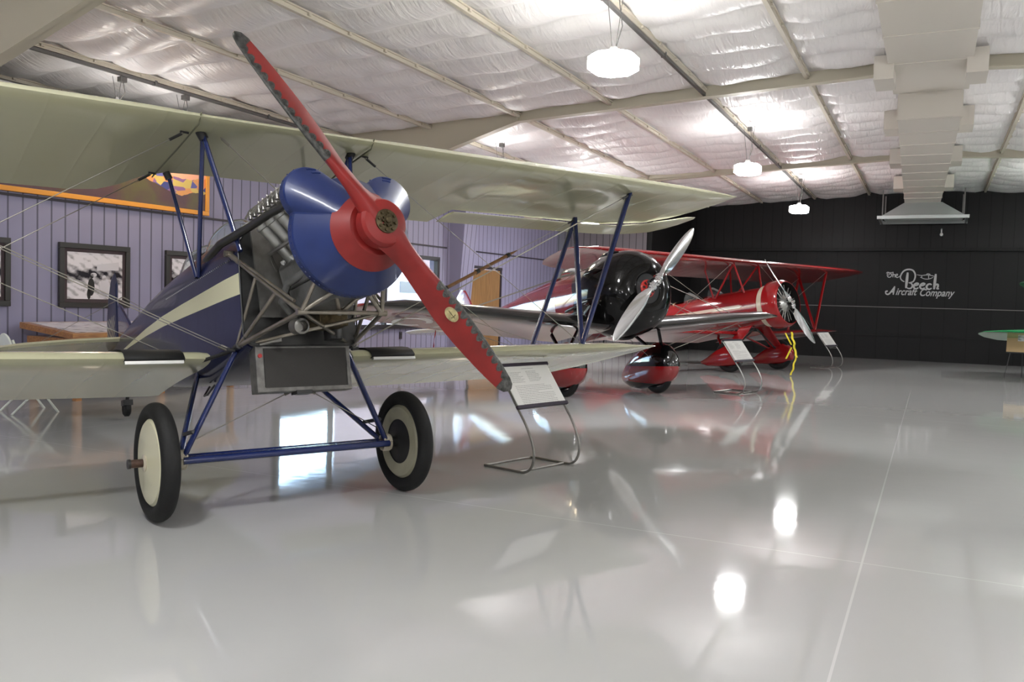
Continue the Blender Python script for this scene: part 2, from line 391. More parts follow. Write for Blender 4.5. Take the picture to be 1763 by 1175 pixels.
# door
mb = MB(); mb.box((dr[0]+.03, .02, 1.13), (.06, .10, 2.26)); mb.box((dr[1]-.03, .02, 1.13), (.06, .10, 2.26)); mb.box(((dr[0]+dr[1])/2, .02, 2.29), (dr[1]-dr[0]+.04, .10, .07))
d = wobj(mb, 'door_1', 'trimdark')
mb = MB(); mb.box(((dr[0]+dr[1])/2, .02, 1.125), (dr[1]-dr[0]-.13, .05, 2.23)); mb.build('door_panel', 'doorwood', d, 0)
mb = MB(); mb.lathe([(0, .03), (.03, .03), (.05, .015), (.07, .03), (.09, .02)], (dr[1]-.18, -.005, 1.05), (0, -1, 0), 12); mb.build('door_handle', 'steel', d)
# pilaster (boxed, tapered frame column)
mb = MB(); x0, x1 = 10.75, 11.35
mb.hexa([(x0+.1, -.12, 0), (x1, -.12, 0), (x1, 0, 0), (x0+.1, 0, 0), (x0-.05, -.50, WH), (x1, -.50, WH), (x1, 0, WH), (x0-.05, 0, WH)])
wobj(mb, 'trim_%d' % k2, 'bluewall'); k2 += 1
# return wall (grey-lavender) beyond the corner and black end wall
UG = 24.04; mb = MB(); mb.box((-8.95, .08, 2.4), (2.9, .16, 4.8))
def gobj(mb, name, m, u):
    o = mb.build(name, m, None, 0); MM = BM.copy(); MM.translation = bw(0, u, 0); o.matrix_world = MM; o['kind'] = 'structure'; return o
gobj(mb, 'wall_corner', 'bluewall2', UG)
mb = MB(); mb.box((-7.42, (UG+UF)/2+.1, 2.4), (.16, UF-UG+.2, 4.8)); bobj(mb, 'wall_return', 'blackwall')
mb = MB(); mb.box((1.5, .1, 4.25), (19.0, .2, 1.9)); o = gobj(mb, 'wall_back', 'blackwall', UF)
mb = MB(); mb.box((1.5, .3, 1.7), (19.0, .2, 3.4))
for z in (.72, 1.62): mb.box((1.5, .19, z), (19, .03, .03))
gobj(mb, 'wall_back_door', 'blackwall2', UF)
mb = MB(); mb.box((1.5, .12, 3.36), (19, .28, .07)); gobj(mb, 'trim_%d' % k2, 'blackwall2', UF); k2 += 1
mb = MB(); mb.box((1.5, .185, 1.60), (19, .03, .02)); gobj(mb, 'trim_%d' % k2, 'conduit', UF); k2 += 1
mb = MB(); mb.box((VR, (UF+UB)/2, 2.4), (.2, UF-UB, 4.9)); bobj(mb, 'wall_right', 'white')
mb = MB(); mb.box((VL-.1, (UF+UB)/2, 3.95), (.2, UF-UB, 1.9)); bobj(mb, 'trim_%d' % k2, 'white'); k2 += 1   # added fascia: hides the sky above the office wall, daylight passes below
mb = MB(); mb.box(((S0+26)/2, 3.0, WH+.03), (26-S0, 6.4, .06)); wobj(mb, 'trim_%d' % k2, 'white'); k2 += 1   # added unseen panel that stops daylight leaking in over the wall
mb = MB(); mb.box(((VL+VR)/2, UB, 2.4), (VR-VL, .2, 4.9)); bobj(mb, 'wall_front', 'white')
# end wall left of the blue wall's near end stays open behind the camera: close with plain wall
# ---- exterior seen through the window
mb = MB(); mb.box((4, -20, -.15), (80, 40.4, .1)); o = MB().build
ex = Matrix(WM)
mb = MB(); mb.box((8, 14.3, -.1), (60, 28, .1)); wobj(mb, 'ground_outside', mat('concrete_apron', (.55, .54, .52), .8, mottle=.1), None)['kind'] = 'structure'
bld = empty('neighbouring_building', M=WM @ Matrix.Translation((9, 9.5, 0)), label='pale building with brick-coloured panels seen through the hangar window', cat='building')
MB().box((21.5, 1, 2.8), (21, 2, 5.6)).build('wall', 'brick', bld, 0)
for q in (13.2, 17.2, 21.2, 25.2):
    MB().box((q, -.03, 1.4), (3.6, .06, 2.8)).build('garage_door', 'white', bld, 0)
    MB().box((q, -.07, 1.9), (1.5, .04, .45)).build('window', mat('outdoor_glass', (.12, .15, .18), .1), bld, 0)
MB().box((21, .9, 5.7), (22, 3, .2)).build('roof', 'trimdark', bld, 0)
tb = mat('blue_grey_cladding', (.45, .5, .6), .7)
# ------------------------------------------------------------------ duct
D = empty('air_duct', M=BM, label='long beige air duct under the roof ridge, ending in a galvanised flared hood', cat='air duct')
def dseg(mb, u0, u1, c0, c1, w, z0, z1):
    mb.hexa([(c0-w/2, u0, z0), (c0+w/2, u0, z0), (c1+w/2, u1, z0), (c1-w/2, u1, z0), (c0-w/2, u0, z1), (c0+w/2, u0, z1), (c1+w/2, u1, z1), (c1-w/2, u1, z1)])
def dc(u): return -.19 if u < 15 else -.19-.018*(u-15)
mb = MB(); dseg(mb, UB+.2, 15.0, -.19, -.19, 1.06, 4.90, 5.3)
for i in range(17): u = UB+1.35*i+.6; dseg(mb, u, u+.05, -.19, -.19, 1.085, 4.892, 5.2)
mb.build('upper_duct', 'duct', D, 0)
mb = MB(); dseg(mb, 15.0, 26.4, dc(15), dc(26.4), .90, 4.50, 4.95)
for i in range(10): u = 15.02+1.15*i; dseg(mb, u, u+.05, dc(u), dc(u), .925, 4.492, 4.9)
mb.build('lower_duct', 'duct', D, 0)
for u in (13.5, 17.1, 21.0, 25.2):
    for sx in (-1, 1): MB().box((dc(u)+sx*.58, u, 4.86), (.26, .70, .33)).build('side_outlet', 'duct', D, 0)
H = empty('flared_hood'); H.parent = D; H.location = (-.38, 27.0, 0)
mb = MB(); r0 = [(-.47, -.6, 4.50), (.47, -.6, 4.50), (.47, .5, 4.55), (-.47, .5, 4.55)]; r1 = [(-1.02, -.65, 4.15), (1.02, -.65, 4.15), (1.02, .9, 4.15), (-1.02, .9, 4.15)]
mb.add(r0+r1, [(0, 1, 5, 4), (1, 2, 6, 5), (2, 3, 7, 6), (3, 0, 4, 7)]); mb.build('flared_skirt', 'galv', H, 0, solid=.01)
mb = MB()
for (x, y, dx, dy) in ((0, -.67, 2.3, .06), (0, .92, 2.3, .06), (-1.1, .12, .06, 1.6), (1.1, .12, .06, 1.6)): mb.box((x, y, 4.10), (dx, dy, .09))
mb.build('rim', 'galv', H, 0)
for x in (-1.02, 1.02):
    for y in (-.6, .85): MB().box((x, y, 4.5), (.03, .03, .75)).build('hanger', 'conduit', H, 0)
# small camera
K = empty('security_camera', M=BM @ Matrix.Translation((.12, 27.75, 3.75)), label='small white bracket camera below the duct hood on the black wall', cat='camera')
MB().tube([(0, .5, .12), (0, .1, .14), (0, 0, .1), (0, 0, 0)], .02).build('bracket', 'white', K); MB().lathe([(0, .035), (.12, .045), (.15, .02)], (0, .03, 0), (0, -1, -.3), 14).build('camera_body', 'white', K)
# conduits on the battens
for v_, a, b_ in ((-3.47, UB+1, 27.5), (-10.48, UB+1, 16)):
    mb = MB(); mb.box((v_, (a+b_)/2, roof(v_)-.09), (.042, b_-a, .042))
    for q in range(0, int((b_-a)/2.4)): mb.box((v_, a+.4+2.4*q, roof(v_)-.075), (.07, .04, .07))
    tag(bobj(mb, 'electrical_conduit', 'conduit', None), 'straight grey strut channel under the ceiling, '+('carrying the white hanging lamps' if v_ > -5 else 'nearest the blue wall at upper left'), 'conduit')
# hanging lamps
def lamp(v_, u, z, warm=False, label='', size=.46, group=None):
    t = empty('hanging_lamp', M=BM @ Matrix.Translation((v_, u, z)), label=label, cat='lamp', group=group)
    s_ = size
    mb = MB(); r = []
    for zz, ww in ((-.02, .42), (-.10, .5), (-.02, .5)): r.append(ww)
    pr = []
    def ring(w, z): 
        c_ = .25*w; return [(-w/2+c_, -w/2, z), (w/2-c_, -w/2, z), (w/2, -w/2+c_, z), (w/2, w/2-c_, z), (w/2-c_, w/2, z), (-w/2+c_, w/2, z), (-w/2, w/2-c_, z), (-w/2, -w/2+c_, z)]
    mb.loft([ring(s_*.8, -.10), ring(s_, -.07), ring(s_, .06), ring(s_*.8, .09)]); dfm = mb; nf = len(mb.f); mb.mi = [1 if all(mb.v[i][2] > .085 for i in f) else 2 if any(mb.v[i][2] > .03 for i in f) else 0 for f in mb.f]; mb.build('diffuser', ['warm' if warm else 'lamp', 'lamptop', 'lamptop' if warm else 'lampside'], t, 30)
    mb = MB(); mb.loft([ring(s_*.3, .092), ring(s_*.28, .12), ring(s_*.15, .17)]); mb.build('housing', 'housing', t, 30)
    mb = MB(); top = roof(v_)-.1-z
    for sx in (-1, 1): mb.tube([(sx*.02, 0, .16), (sx*.1, 0, top-.02)], .004, 5)
    mb.tube([(.0, .05, .15), (.06, .08, top*.5), (.0, .08, top-.02)], .006, 5); mb.build('hanging_cord', 'conduit', t)
    MB().box((0, .08, top-.06), (.08, .10, .07)).build('junction_box', 'conduit', t, 0)
    return t
lamp(-3.22, 8.9, 4.05, label='largest glowing white lamp, hung from the ceiling near the top centre', size=.50)
lamp(-3.24, 16.5, 4.05, label='glowing white hanging lamp above the black cowled racer, second in the row')
lamp(-3.24, 23.4, 4.05, label='glowing white hanging lamp in front of the black wall, farthest in the row')
lamp(-7.6, 19.7, 3.31, label='glowing white lamp beside the grey wall corner, seen under the cream wing tip')
OFF = 'lamps over the parts of the hall beside and behind the camera'
for (v_, u) in ((-3.2, 1.4), (-3.2, -5.5), (3.0, 1.4), (3.0, -5.5), (3.0, 8.9), (3.0, 16.5), (3.0, 23.4), (9.2, 1.4), (9.2, 8.9), (9.2, 18)):  # extra out-of-view lamps, added to brighten the hall
    lamp(v_, u, 4.05, label='white high-bay lamp over the hall outside the picture', group=OFF)
lamp(-10.48, 8.55, 4.0, True, 'warm lamp hung near the blue wall above the cream wing', size=.22)
lamp(-10.48, 9.7, 4.0, True, 'second warm lamp hung close beside the blue wall', size=.22)
lamp(-9.4, 1.4, 4.05, False, 'white lamp over the hall left of the camera')  # added out of view for more light on the left side
lamp(-7.9, 15.4, 3.95, True, 'warm lamp hidden behind the cream upper wing, near the wooden door')
# ------------------------------------------------------------------ things on and by the blue wall
def framed(name, s0, s1, z0, z1, fw, m_frame, m_pic, label, cat, matw=0, parentname='frame'):
    t = empty(name, M=WM @ Matrix.Translation(((s0+s1)/2, 0, (z0+z1)/2)), label=label, cat=cat)
    w, h = s1-s0, z1-z0; mb = MB()
    for cx, cz, dx, dz in ((0, h/2-fw/2, w, fw), (0, -h/2+fw/2, w, fw), (-w/2+fw/2, 0, fw, h-2*fw), (w/2-fw/2, 0, fw, h-2*fw)): mb.box((cx, -.03, cz), (dx, .05, dz))
    mb.build('frame', m_frame, t, 0, bevel=.006)
    if matw: MB().box((0, -.016, 0), (w-2*fw, .02, h-2*fw)).build('mat_board', 'matboard', t, 0)
    mb = MB(); mb.box((0, -.022, 0), (w-2*fw-2*matw, .02, h-2*fw-2*matw)); mb.build('picture', m_pic, t, 0)
    return t
def photo_mat(name, seed):   # black and white factory-hall photograph
    m = bpy.data.materials.new(name); m.use_nodes = True; N, L = nodes(m); b = N['Principled BSDF']
    tc, s = coords(N, L)
    t = N.new('ShaderNodeTexNoise'); t.inputs['Scale'].default_value = 7; t.inputs['Detail'].default_value = 8
    mp = N.new('ShaderNodeMapping'); mp.inputs['Location'].default_value = (seed, 0, seed*.7); mp.inputs['Scale'].default_value = (1, 1, 1.6); L.new(tc.outputs['Object'], mp.inputs[0]); L.new(mp.outputs[0], t.inputs['Vector'])
    wv = N.new('ShaderNodeTexWave'); wv.inputs['Scale'].default_value = 3.2; wv.inputs['Distortion'].default_value = 1.2; wv.bands_direction = 'DIAGONAL'; L.new(mp.outputs[0], wv.inputs['Vector'])
    band = math_n(N, L, 'ABSOLUTE', math_n(N, L, 'SUBTRACT', s[2], .02))
    dk = math_n(N, L, 'MULTIPLY', math_n(N, L, 'SUBTRACT', 1, math_n(N, L, 'MULTIPLY', band, 7), True), .55)
    v = math_n(N, L, 'SUBTRACT', math_n(N, L, 'ADD', math_n(N, L, 'MULTIPLY', t.outputs['Fac'], 1.3), math_n(N, L, 'MULTIPLY', wv.outputs['Fac'], .25)), dk)
    r = N.new('ShaderNodeValToRGB'); r.color_ramp.elements[0].position = .3; r.color_ramp.elements[0].color = (.02, .018, .025, 1); r.color_ramp.elements[1].position = .75; r.color_ramp.elements[1].color = (.75, .72, .76, 1)
    L.new(v, r.inputs[0]); L.new(r.outputs[0], b.inputs['Base Color']); b.inputs['Roughness'].default_value = .15
    return m
p1 = framed('framed_photograph', .80, 1.93, 1.18, 2.10, .075, 'frame', photo_mat('factory_photo', 0), 'dark framed black and white photo of people inside an aircraft factory', 'picture', .05)
# figures in the photograph, flat printed shapes
def ell(cx, cz, a, b_, n=14): return [(cx+a*math.cos(2*PI*k/n), cz+b_*math.sin(2*PI*k/n)) for k in range(n)]
mb = MB()
for sh in (ell(-.02, -.16, .055, .13), ell(-.055, -.26, .03, .08), ell(-.01, -.0, .03, .035)): mb.prism(sh, lambda x, y, t: (x-.05, t, y), -.0345, -.033)
mb.build('printed_figure', 'blackm', p1, 0)
mb = MB()
for sh in (ell(.15, -.16, .085, .14), ell(.14, -.02, .035, .04), ell(-.03, .02, .05, .03), ell(.12, -.27, .07, .05)): mb.prism(sh, lambda x, y, t: (x, t, y), -.0345, -.033)
mb.prism([(.02, .08), (.38, .10), (.38, .22), (.02, .17)], lambda x, y, t: (x, t, y), -.0345, -.033)
mb.build('printed_highlight', mat('photo_highlight', (.62, .6, .64), .2), p1, 0)
framed('framed_photograph', -1.05, .115, 1.19, 2.10, .075, 'frame', photo_mat('factory_photo_b', 3), 'dark framed black and white photo cut by the left edge of the picture', 'picture', .05)
framed('framed_photograph', 2.58, 3.55, 1.18, 2.10, .075, 'frame', photo_mat('factory_photo_c', 6), 'dark framed photo mostly hidden behind the navy fuselage windshields', 'picture', .05)
# mural: mountain range with sunset sky
m = bpy.data.materials.new('mountain_mural'); m.use_nodes = True; N, L = nodes(m); b = N['Principled BSDF']
tc, s = coords(N, L)
t = N.new('ShaderNodeTexNoise'); t.inputs['Scale'].default_value = 1.6; t.inputs['Detail'].default_value = 8; t.inputs['Distortion'].default_value = .6; L.new(tc.outputs['Object'], t.inputs['Vector'])
r = N.new('ShaderNodeValToRGB'); cr = r.color_ramp
cr.elements[0].position = .3; cr.elements[0].color = (.06, .028, .06, 1); cr.elements[1].position = .7; cr.elements[1].color = (.10, .085, .03, 1)
e = cr.elements.new(.5); e.color = (.09, .04, .045, 1)
L.new(t.outputs['Fac'], r.inputs[0])
vo = N.new('ShaderNodeTexVoronoi'); vo.inputs['Scale'].default_value = 5; mp = N.new('ShaderNodeMapping'); mp.inputs['Scale'].default_value = (1.2, 1, 2.2); L.new(tc.outputs['Object'], mp.inputs[0]); L.new(mp.outputs[0], vo.inputs['Vector'])
r2 = N.new('ShaderNodeValToRGB'); c2 = r2.color_ramp; c2.interpolation = 'CONSTANT'
c2.elements[0].position = 0; c2.elements[0].color = (.04, .05, .22, 1); c2.elements[1].position = .85; c2.elements[1].color = (.65, .30, .10, 1)
for p_, c_ in ((.2, (.75, .28, .10, 1)), (.38, (.10, .10, .35, 1)), (.5, (.60, .45, .12, 1)), (.68, (.25, .12, .30, 1))): e = c2.elements.new(p_); e.color = c_
sp = N.new('ShaderNodeSeparateColor'); L.new(vo.outputs['Color'], sp.inputs[0]); L.new(sp.outputs[0], r2.inputs[0])
rid = math_n(N, L, 'ADD', math_n(N, L, 'MULTIPLY', math_n(N, L, 'SINE', math_n(N, L, 'MULTIPLY', s[0], 2.6)), .10), math_n(N, L, 'MULTIPLY', t.outputs['Fac'], .25))
mm = math_n(N, L, 'GREATER_THAN', math_n(N, L, 'SUBTRACT', s[2], rid), -.12)
sk = math_n(N, L, 'GREATER_THAN', math_n(N, L, 'SUBTRACT', s[2], rid), .14)
cc = mixcol(N, L, mm, r.outputs[0], r2.outputs[0])
L.new(mixcol(N, L, sk, cc, (.85, .42, .28)), b.inputs['Base Color']); b.inputs['Roughness'].default_value = .4
framed('mural_painting', -6.0, 3.42, 2.72, 3.52, .07, 'orange', m, 'long orange framed mural of mountains at sunset high on the blue wall', 'painting')
# window-side framed board right of the window
# display case with slanted top
T_ = empty('display_case', M=WM @ Matrix.Translation((.95, -.75, 0)), label='varnished wooden display case with slanted glass top below the factory photo', cat='display case')
def case_panel(x0, x1):
    mb = MB(); mb.hexa([(x0, -.55, .80), (x1, -.55, .80), (x1, .6, .90), (x0, .6, .90), (x0, -.55, .875), (x1, -.55, .875), (x1, .6, .985), (x0, .6, .985)]); mb.build('case_top', 'oak', T_, 0, bevel=.008)
    mb = MB(); mb.hexa([(x0+.09, -.46, .886), (x1-.09, -.46, .886), (x1-.09, .51, .979), (x0+.09, .51, .979), (x0+.09, -.46, .889), (x1-.09, -.46, .889), (x1-.09, .51, .982), (x0+.09, .51, .982)]); mb.build('document_panel', photo_mat('case_documents', x0+9), T_, 0)
case_panel(-.78, .62); case_panel(.64, 2.0)
MB().box((.62, 0, .76), (2.7, 1.02, .09)).build('apron', 'oak', T_, 0)
for x in (-.66, .62, 1.9):
    for y in (-.46, .46): MB().box((x, y, .36), (.08, .08, .72)).build('leg', 'oak', T_, 0)
MB().box((.62, .35, .38), (2.5, .02, .7)).build('back_cloth', 'clothdark', T_, 0)
# white metal chair at left edge
CH = empty('folding_chair', M=Matrix.Translation((-5.60, 10.0, 0)) @ Matrix.Rotation(2.4, 4, 'Z'), label='pale white folding chair at the left edge behind the cream lower wing', cat='chair')
mb = MB(); mb.loft([[(x, y, .44+z) for x, y in ((-.21, -.2), (.21, -.2), (.21, .2), (-.21, .2))] for z in (0, .03)]); mb.build('seat', 'seat', CH, 0, bevel=.02)
mb = MB()
pp = [(-.21+.0, .24, .62)]
prof = []
for i in range(13):
    a = PI*i/12; prof.append((.22*math.cos(a), .72+.20*math.sin(a)))
prof += [(-.22, .62), (.22, .62)]
mb.prism(prof, lambda x, y, t: (x, .24+t+(y-.6)*.15, y), -.012, .012); mb.build('backrest', 'seat', CH, 0, bevel=.006)
for sx in (-1, 1):
    MB().tube([(sx*.22, -.22, 0), (sx*.21, .1, .46), (sx*.2, .26, .85)], .013).build('leg', 'seat', CH)
    MB().tube([(sx*.2, .27, 0), (sx*.19, -.18, .45)], .013).build('leg', 'seat', CH)
# electric outlet
o_ = empty('wall_outlet', M=WM @ Matrix.Translation((8.84, -.012, .62)), label='small dark outlet plate on the blue wall below the window', cat='outlet')
MB().box((0, 0, 0), (.09, .02, .16)).build('plate', 'trimdark', o_, 0); MB().box((0, -.012, .03), (.04, .01, .03)).build('socket', 'blackm', o_, 0)
# ------------------------------------------------------------------ lettering on the black wall
def text_obj(body, size, loc_v, z, shear=0, parent=None, name='lettering', sx=1.0, off=.0):
    cu = bpy.data.curves.new('t', 'FONT'); cu.body = body; cu.size = size; cu.shear = shear; cu.extrude = .008; cu.offset = off
    ob = bpy.data.objects.new('t', cu); C.objects.link(ob)
    dg = bpy.context.evaluated_depsgraph_get(); me = bpy.data.meshes.new_from_object(ob.evaluated_get(dg)); bpy.data.objects.remove(ob)
    me.materials.clear(); me.materials.append(MT['letter'])
    n = bpy.data.objects.new(name, me); C.objects.link(n); n.parent = parent
    xs = [v.co.x for v in me.vertices]; w = max(xs)-min(xs)
    n.matrix_local = Matrix.Translation((loc_v, 0, z)) @ Matrix.Rotation(PI/2, 4, 'X') @ Matrix.Diagonal((sx/w if sx else 1, 1, 1, 1))
    return n
SG = empty('wall_lettering', M=BM @ Matrix.Translation((-1.33, UF+.19, 1.98)), label='pale script lettering The Beech Aircraft Company on the black wall', cat='sign')
def stroke(name, paths, r=.018):
    mb = MB()
    for p in paths:
        # smooth with catmull
        q = []
        P = [p[0]]+p+[p[-1]]
        for i in range(1, len(P)-2):
            for t in range(6):
                t /= 6; a, b_, c_, d_ = [Vector((x, y)) for x, y in P[i-1:i+3]]
                q.append(.5*((2*b_)+(c_-a)*t+(2*a-5*b_+4*c_-d_)*t*t+(-a+3*b_-3*c_+d_)*t*t*t))
        q.append(Vector(p[-1])); n_ = len(q)
        rr = [r*(.75+.5*math.sin(PI*i/(n_-1))) for i in range(n_)]
        L_, R_ = [], []
        for i, v in enumerate(q):
            d_ = (q[min(i+1, n_-1)]-q[max(i-1, 0)]).normalized(); nn = Vector((-d_.y, d_.x))*rr[i]
            L_.append(v+nn); R_.append(v-nn)
        for i in range(n_-1):
            a, b_, c_, d_ = L_[i], L_[i+1], R_[i+1], R_[i]
            mb.hexa([(k_.x, 0, k_.y) for k_ in (a, b_, c_, d_)]+[(k_.x, -.012, k_.y) for k_ in (a, b_, c_, d_)])
    return mb.build(name, 'letter', SG, 0)
# coordinates read off the wall: x 0..1.87 m, z 0..0.8 m  (px/941 wide crop)
def S(*pts): return [((x-160)/1410*1.87, (690-y)/545*.78) for x, y in pts]
stroke('word_The', [S((165, 240), (190, 215), (240, 225), (300, 215)), S((205, 225), (185, 265), (200, 310), (240, 320), (275, 290), (270, 250), (225, 255), (215, 290)), S((305, 205), (305, 320)), S((305, 280), (335, 258), (350, 280), (345, 320)), S((360, 290), (395, 280), (400, 255), (370, 260), (365, 300), (395, 325), (435, 305), (470, 275))], .011)
stroke('letter_B', [S((550, 410), (490, 375), (462, 310), (500, 215), (560, 165), (640, 150), (720, 175), (765, 250), (765, 330), (735, 400), (680, 425), (640, 430)), S((640, 430), (700, 450), (720, 500), (690, 545), (640, 550), (610, 535))], .018)
stroke('letter_B', [S((610, 215), (600, 380), (590, 545))], .03)
for x in (745, 875): stroke('letter_e', [S((x+5, 495), (x+70, 478), (x+95, 450), (x+60, 440), (x+20, 465), (x+2, 505), (x+20, 545), (x+60, 555), (x+100, 530))], .022)
stroke('letter_c', [S((1110, 470), (1080, 450), (1035, 465), (1010, 510), (1030, 550), (1075, 560), (1115, 535))], .022)
stroke('letter_h', [S((1185, 240), (1175, 400), (1165, 560))], .03); stroke('letter_h', [S((1170, 500), (1205, 460), (1235, 460), (1240, 500), (1225, 545), (1265, 545))], .022)
stroke('biplane_emblem', [S((800, 260), (900, 275), (1000, 262), (1110, 275), (1155, 290)), S((870, 310), (960, 345), (1050, 345), (1140, 310)), S((1000, 262), (1010, 240), (1060, 245), (1075, 265)), S((900, 275), (905, 320)), S((1040, 268), (1045, 340))], .009)
stroke('letter_A', [S((165, 650), (190, 680), (240, 675), (300, 600), (355, 510)), S((355, 510), (340, 600), (330, 690)), S((165, 650), (180, 620), (215, 615)), S((260, 630), (350, 625))], .018)
text_obj('ircraft', .30, .285, 0, .35, SG, 'word_ircraft', .59, .004)
text_obj('Company', .30, .93, -.015, .35, SG, 'word_Company', .93, .004)
# ------------------------------------------------------------------ placard stands
def placard(px_base_l, base_r, label, tilt=0, w=.62, z_top=.92):
    """base_l, base_r: world floor points under the two front runners"""
    a, b_ = Vector(px_base_l), Vector(base_r); x = (b_-a).normalized(); y = Vector((0, 0, 1)).cross(x)
    MM = Matrix((x, y, Vector((0, 0, 1)))).transposed().to_4x4(); MM.translation = (a+b_)/2
    t = empty('placard_stand', M=MM, label=label, cat='placard')
    h = w/2
    # side profile (y back, z up) : C shaped tube
    def arc():
        pts = [(-.02, .012), (.05, .012)]
        return pts
    for sx in (-1, 1):
        pts = [(sx*h, -.0, .012), (sx*h, .36, .012)] 
    sidep = [(.39, .012), (.0, .012), (-.08, .02), (-.145, .07), (-.17, .17), (-.145, .28), (-.07, .42), (.03, .555), (.28, .895)]
    sm = []
    for i in range(1, len(sidep)-2):
        for k_ in range(6):
            tt = k_/6; a_, b2, c_, d_ = [Vector(sidep[j]) for j in (i-1, i, i+1, i+2)]
            sm.append(.5*((2*b2)+(c_-a_)*tt+(2*a_-5*b2+4*c_-d_)*tt*tt+(-a_+3*b2-3*c_+d_)*tt**3))
    sm = [Vector(sidep[0])]+sm+[Vector(sidep[-2]), Vector(sidep[-1])]
    for sx in (-1, 1):
        MB().tube([(sx*h, p.x, p.y) for p in sm], .011, 8).build('side_tube', 'steel', t)
    MB().tube([(-h, .39, .012), (h, .39, .012)], .011, 8).build('cross_bar', 'steel', t); MB().tube([(-h, .0, .012), (h, .0, .012)], .011, 8).build('cross_bar', 'steel', t)
    # board between z .5 and .9 along the slope
    p0, p1 = Vector((.022, .545)), Vector((.268, .878)); dd = (p1-p0); ln_ = dd.length; dd.normalize(); nn = Vector((-dd.y, dd.x))
    def P(u, v, o): q = p0+dd*v+nn*(o+.018); return (u, q.x, q.y)
    mb = MB(); mb.hexa([P(-h-.01, 0, 0), P(h+.01, 0, 0), P(h+.01, ln_, 0), P(-h-.01, ln_, 0), P(-h-.01, 0, .008), P(h+.01, 0, .008), P(h+.01, ln_, .008), P(-h-.01, ln_, .008)]); mb.build('board', 'paper', t, 0)
    for v in (0, ln_): 
        mb = MB(); mb.hexa([P(-h-.03, v-.016, -.012), P(h+.03, v-.016, -.012), P(h+.03, v+.016, -.012), P(-h-.03, v+.016, -.012), P(-h-.03, v-.016, .016), P(h+.03, v-.016, .016), P(h+.03, v+.016, .016), P(-h-.03, v+.016, .016)]); mb.build('holder_bar', 'purple', t, 0, bevel=.004)
    return t, P, ln_, h
def printed(t, P, ln_, h, rnd):
    mb = MB()
    def bar(u0, u1, v, th=.0035): mb.hexa([P(u0, v, .0082), P(u1, v, .0082), P(u1, v+th, .0082), P(u0, v+th, .0082), P(u0, v, .0088), P(u1, v, .0088), P(u1, v+th, .0088), P(u0, v+th, .0088)])
    r_ = random.Random(rnd)
    def line(u0, u1, v):
        u = u0
        while u < u1:
            w_ = r_.uniform(.008, .028); bar(u, min(u1, u+w_), v); u += w_+.006
    line(-.06, .10, ln_-.045); 
    for i in range(8): line(-h+.06, -h+.16+r_.uniform(0, .08), ln_-.08-i*.014); line(-.02, .10+r_.uniform(0, .06), ln_-.075-i*.014)
    for i in range(18): line(-h+.07, h-.08-r_.uniform(0, .05)*(i % 4 == 0)*6, ln_-.215-i*.0165)
    mb.build('printed_text', 'ink', t, 0)['kind'] = 'stuff'

pl = placard((.089, 7.21, 0), (.49, 7.66, 0), 'nearest placard stand, white printed board beside the red propeller tip'); printed(*pl, 1)
pl = placard((3.72, 14.28, 0), (4.20, 14.82, 0), 'middle placard stand, white board in front of the red biplane wheels'); printed(*pl, 2)
pl = placard((7.93, 21.6, 0), (8.30, 22.0, 0), 'farthest placard stand, small white board before the black wall'); printed(*pl, 3)
# easel at right edge
EM = Matrix.Translation((11.72, 19.75, 0)) @ Matrix.Rotation(math.radians(-35), 4, 'Z')
E_ = empty('display_easel', M=EM, label='tan card on a thin black easel at the right edge of the floor', cat='easel')
for x in (-.25, .25): MB().tube([(x*1.25, -.12, 0), (x*.6, .02, 1.05)], .010, 6).build('leg', 'darksteel', E_)
MB().tube([(0, .38, 0), (0, .04, 1.02)], .010, 6).build('leg', 'darksteel', E_); MB().tube([(-.3, -.08, .60), (.3, -.08, .60)], .012, 6).build('ledge', 'darksteel', E_)
rr = Matrix.Rotation(-.22, 3, 'X')
MB().box((0, -.05, .86), (.60, .012, .50), rr).build('card', 'tan', E_, 0)
MB().box((-.0, -.053, .735), (.54, .012, .19), rr).build('printed_sheet', 'paper', E_, 0)
MB().box((.02, -.037, .955), (.20, .02, .18), rr).build('photo', photo_mat('easel_photo', 20), E_, 0)
# ------------------------------------------------------------------ aircraft helpers
def air_matrix(ax, ay, r, yaw, th):
    f = Vector((math.sin(yaw), -math.cos(yaw), 0)); l = Vector((0, 0, 1)).cross(f)
    fx = f*math.cos(th)+Vector((0, 0, 1))*math.sin(th); uz = fx.cross(l)
    m = Matrix((fx, l, uz)).transposed().to_4x4(); m.translation = (ax, ay, r); return m
def foil(xle, chord, z0, thick, inc, n=11):
    """closed ring: upper surface LE->TE then lower TE->LE, in (x, z)"""
    up, lo = [], []
    for i in range(n+1):
        t = i/n; t = t*t*(3-2*t)*.5+.5*t*t if i < n else 1
        hh = thick*(1.9*math.sqrt(t)*(1-t)+.55*t*(1-t)) if t > 0 else 0
        up.append((xle-chord*t, z0+hh*chord*1.15-inc*t*chord))
        ll = thick*.46*(2.2*math.sqrt(t)*(1-t)**3) - thick*.05*math.sin(PI*t)
        lo.append((xle-chord*t, z0-ll*chord-inc*t*chord))
    return up+lo[::-1][1:-1] if True else None
def wing(mb, st, n=11):
    """st: (y, xle, xte, z, thick, inc)"""
    rings = []
    for (y, xl, xt, z, th, inc) in st:
        rings.append([(x, y, zz) for x, zz in foil(xl, xl-xt, z, th, inc, n)])
    return mb.loft(rings)
def sym(st): return [(-a[0],)+tuple(a[1:]) for a in st[::-1]]+[a for a in st if a[0] > 1e-6]
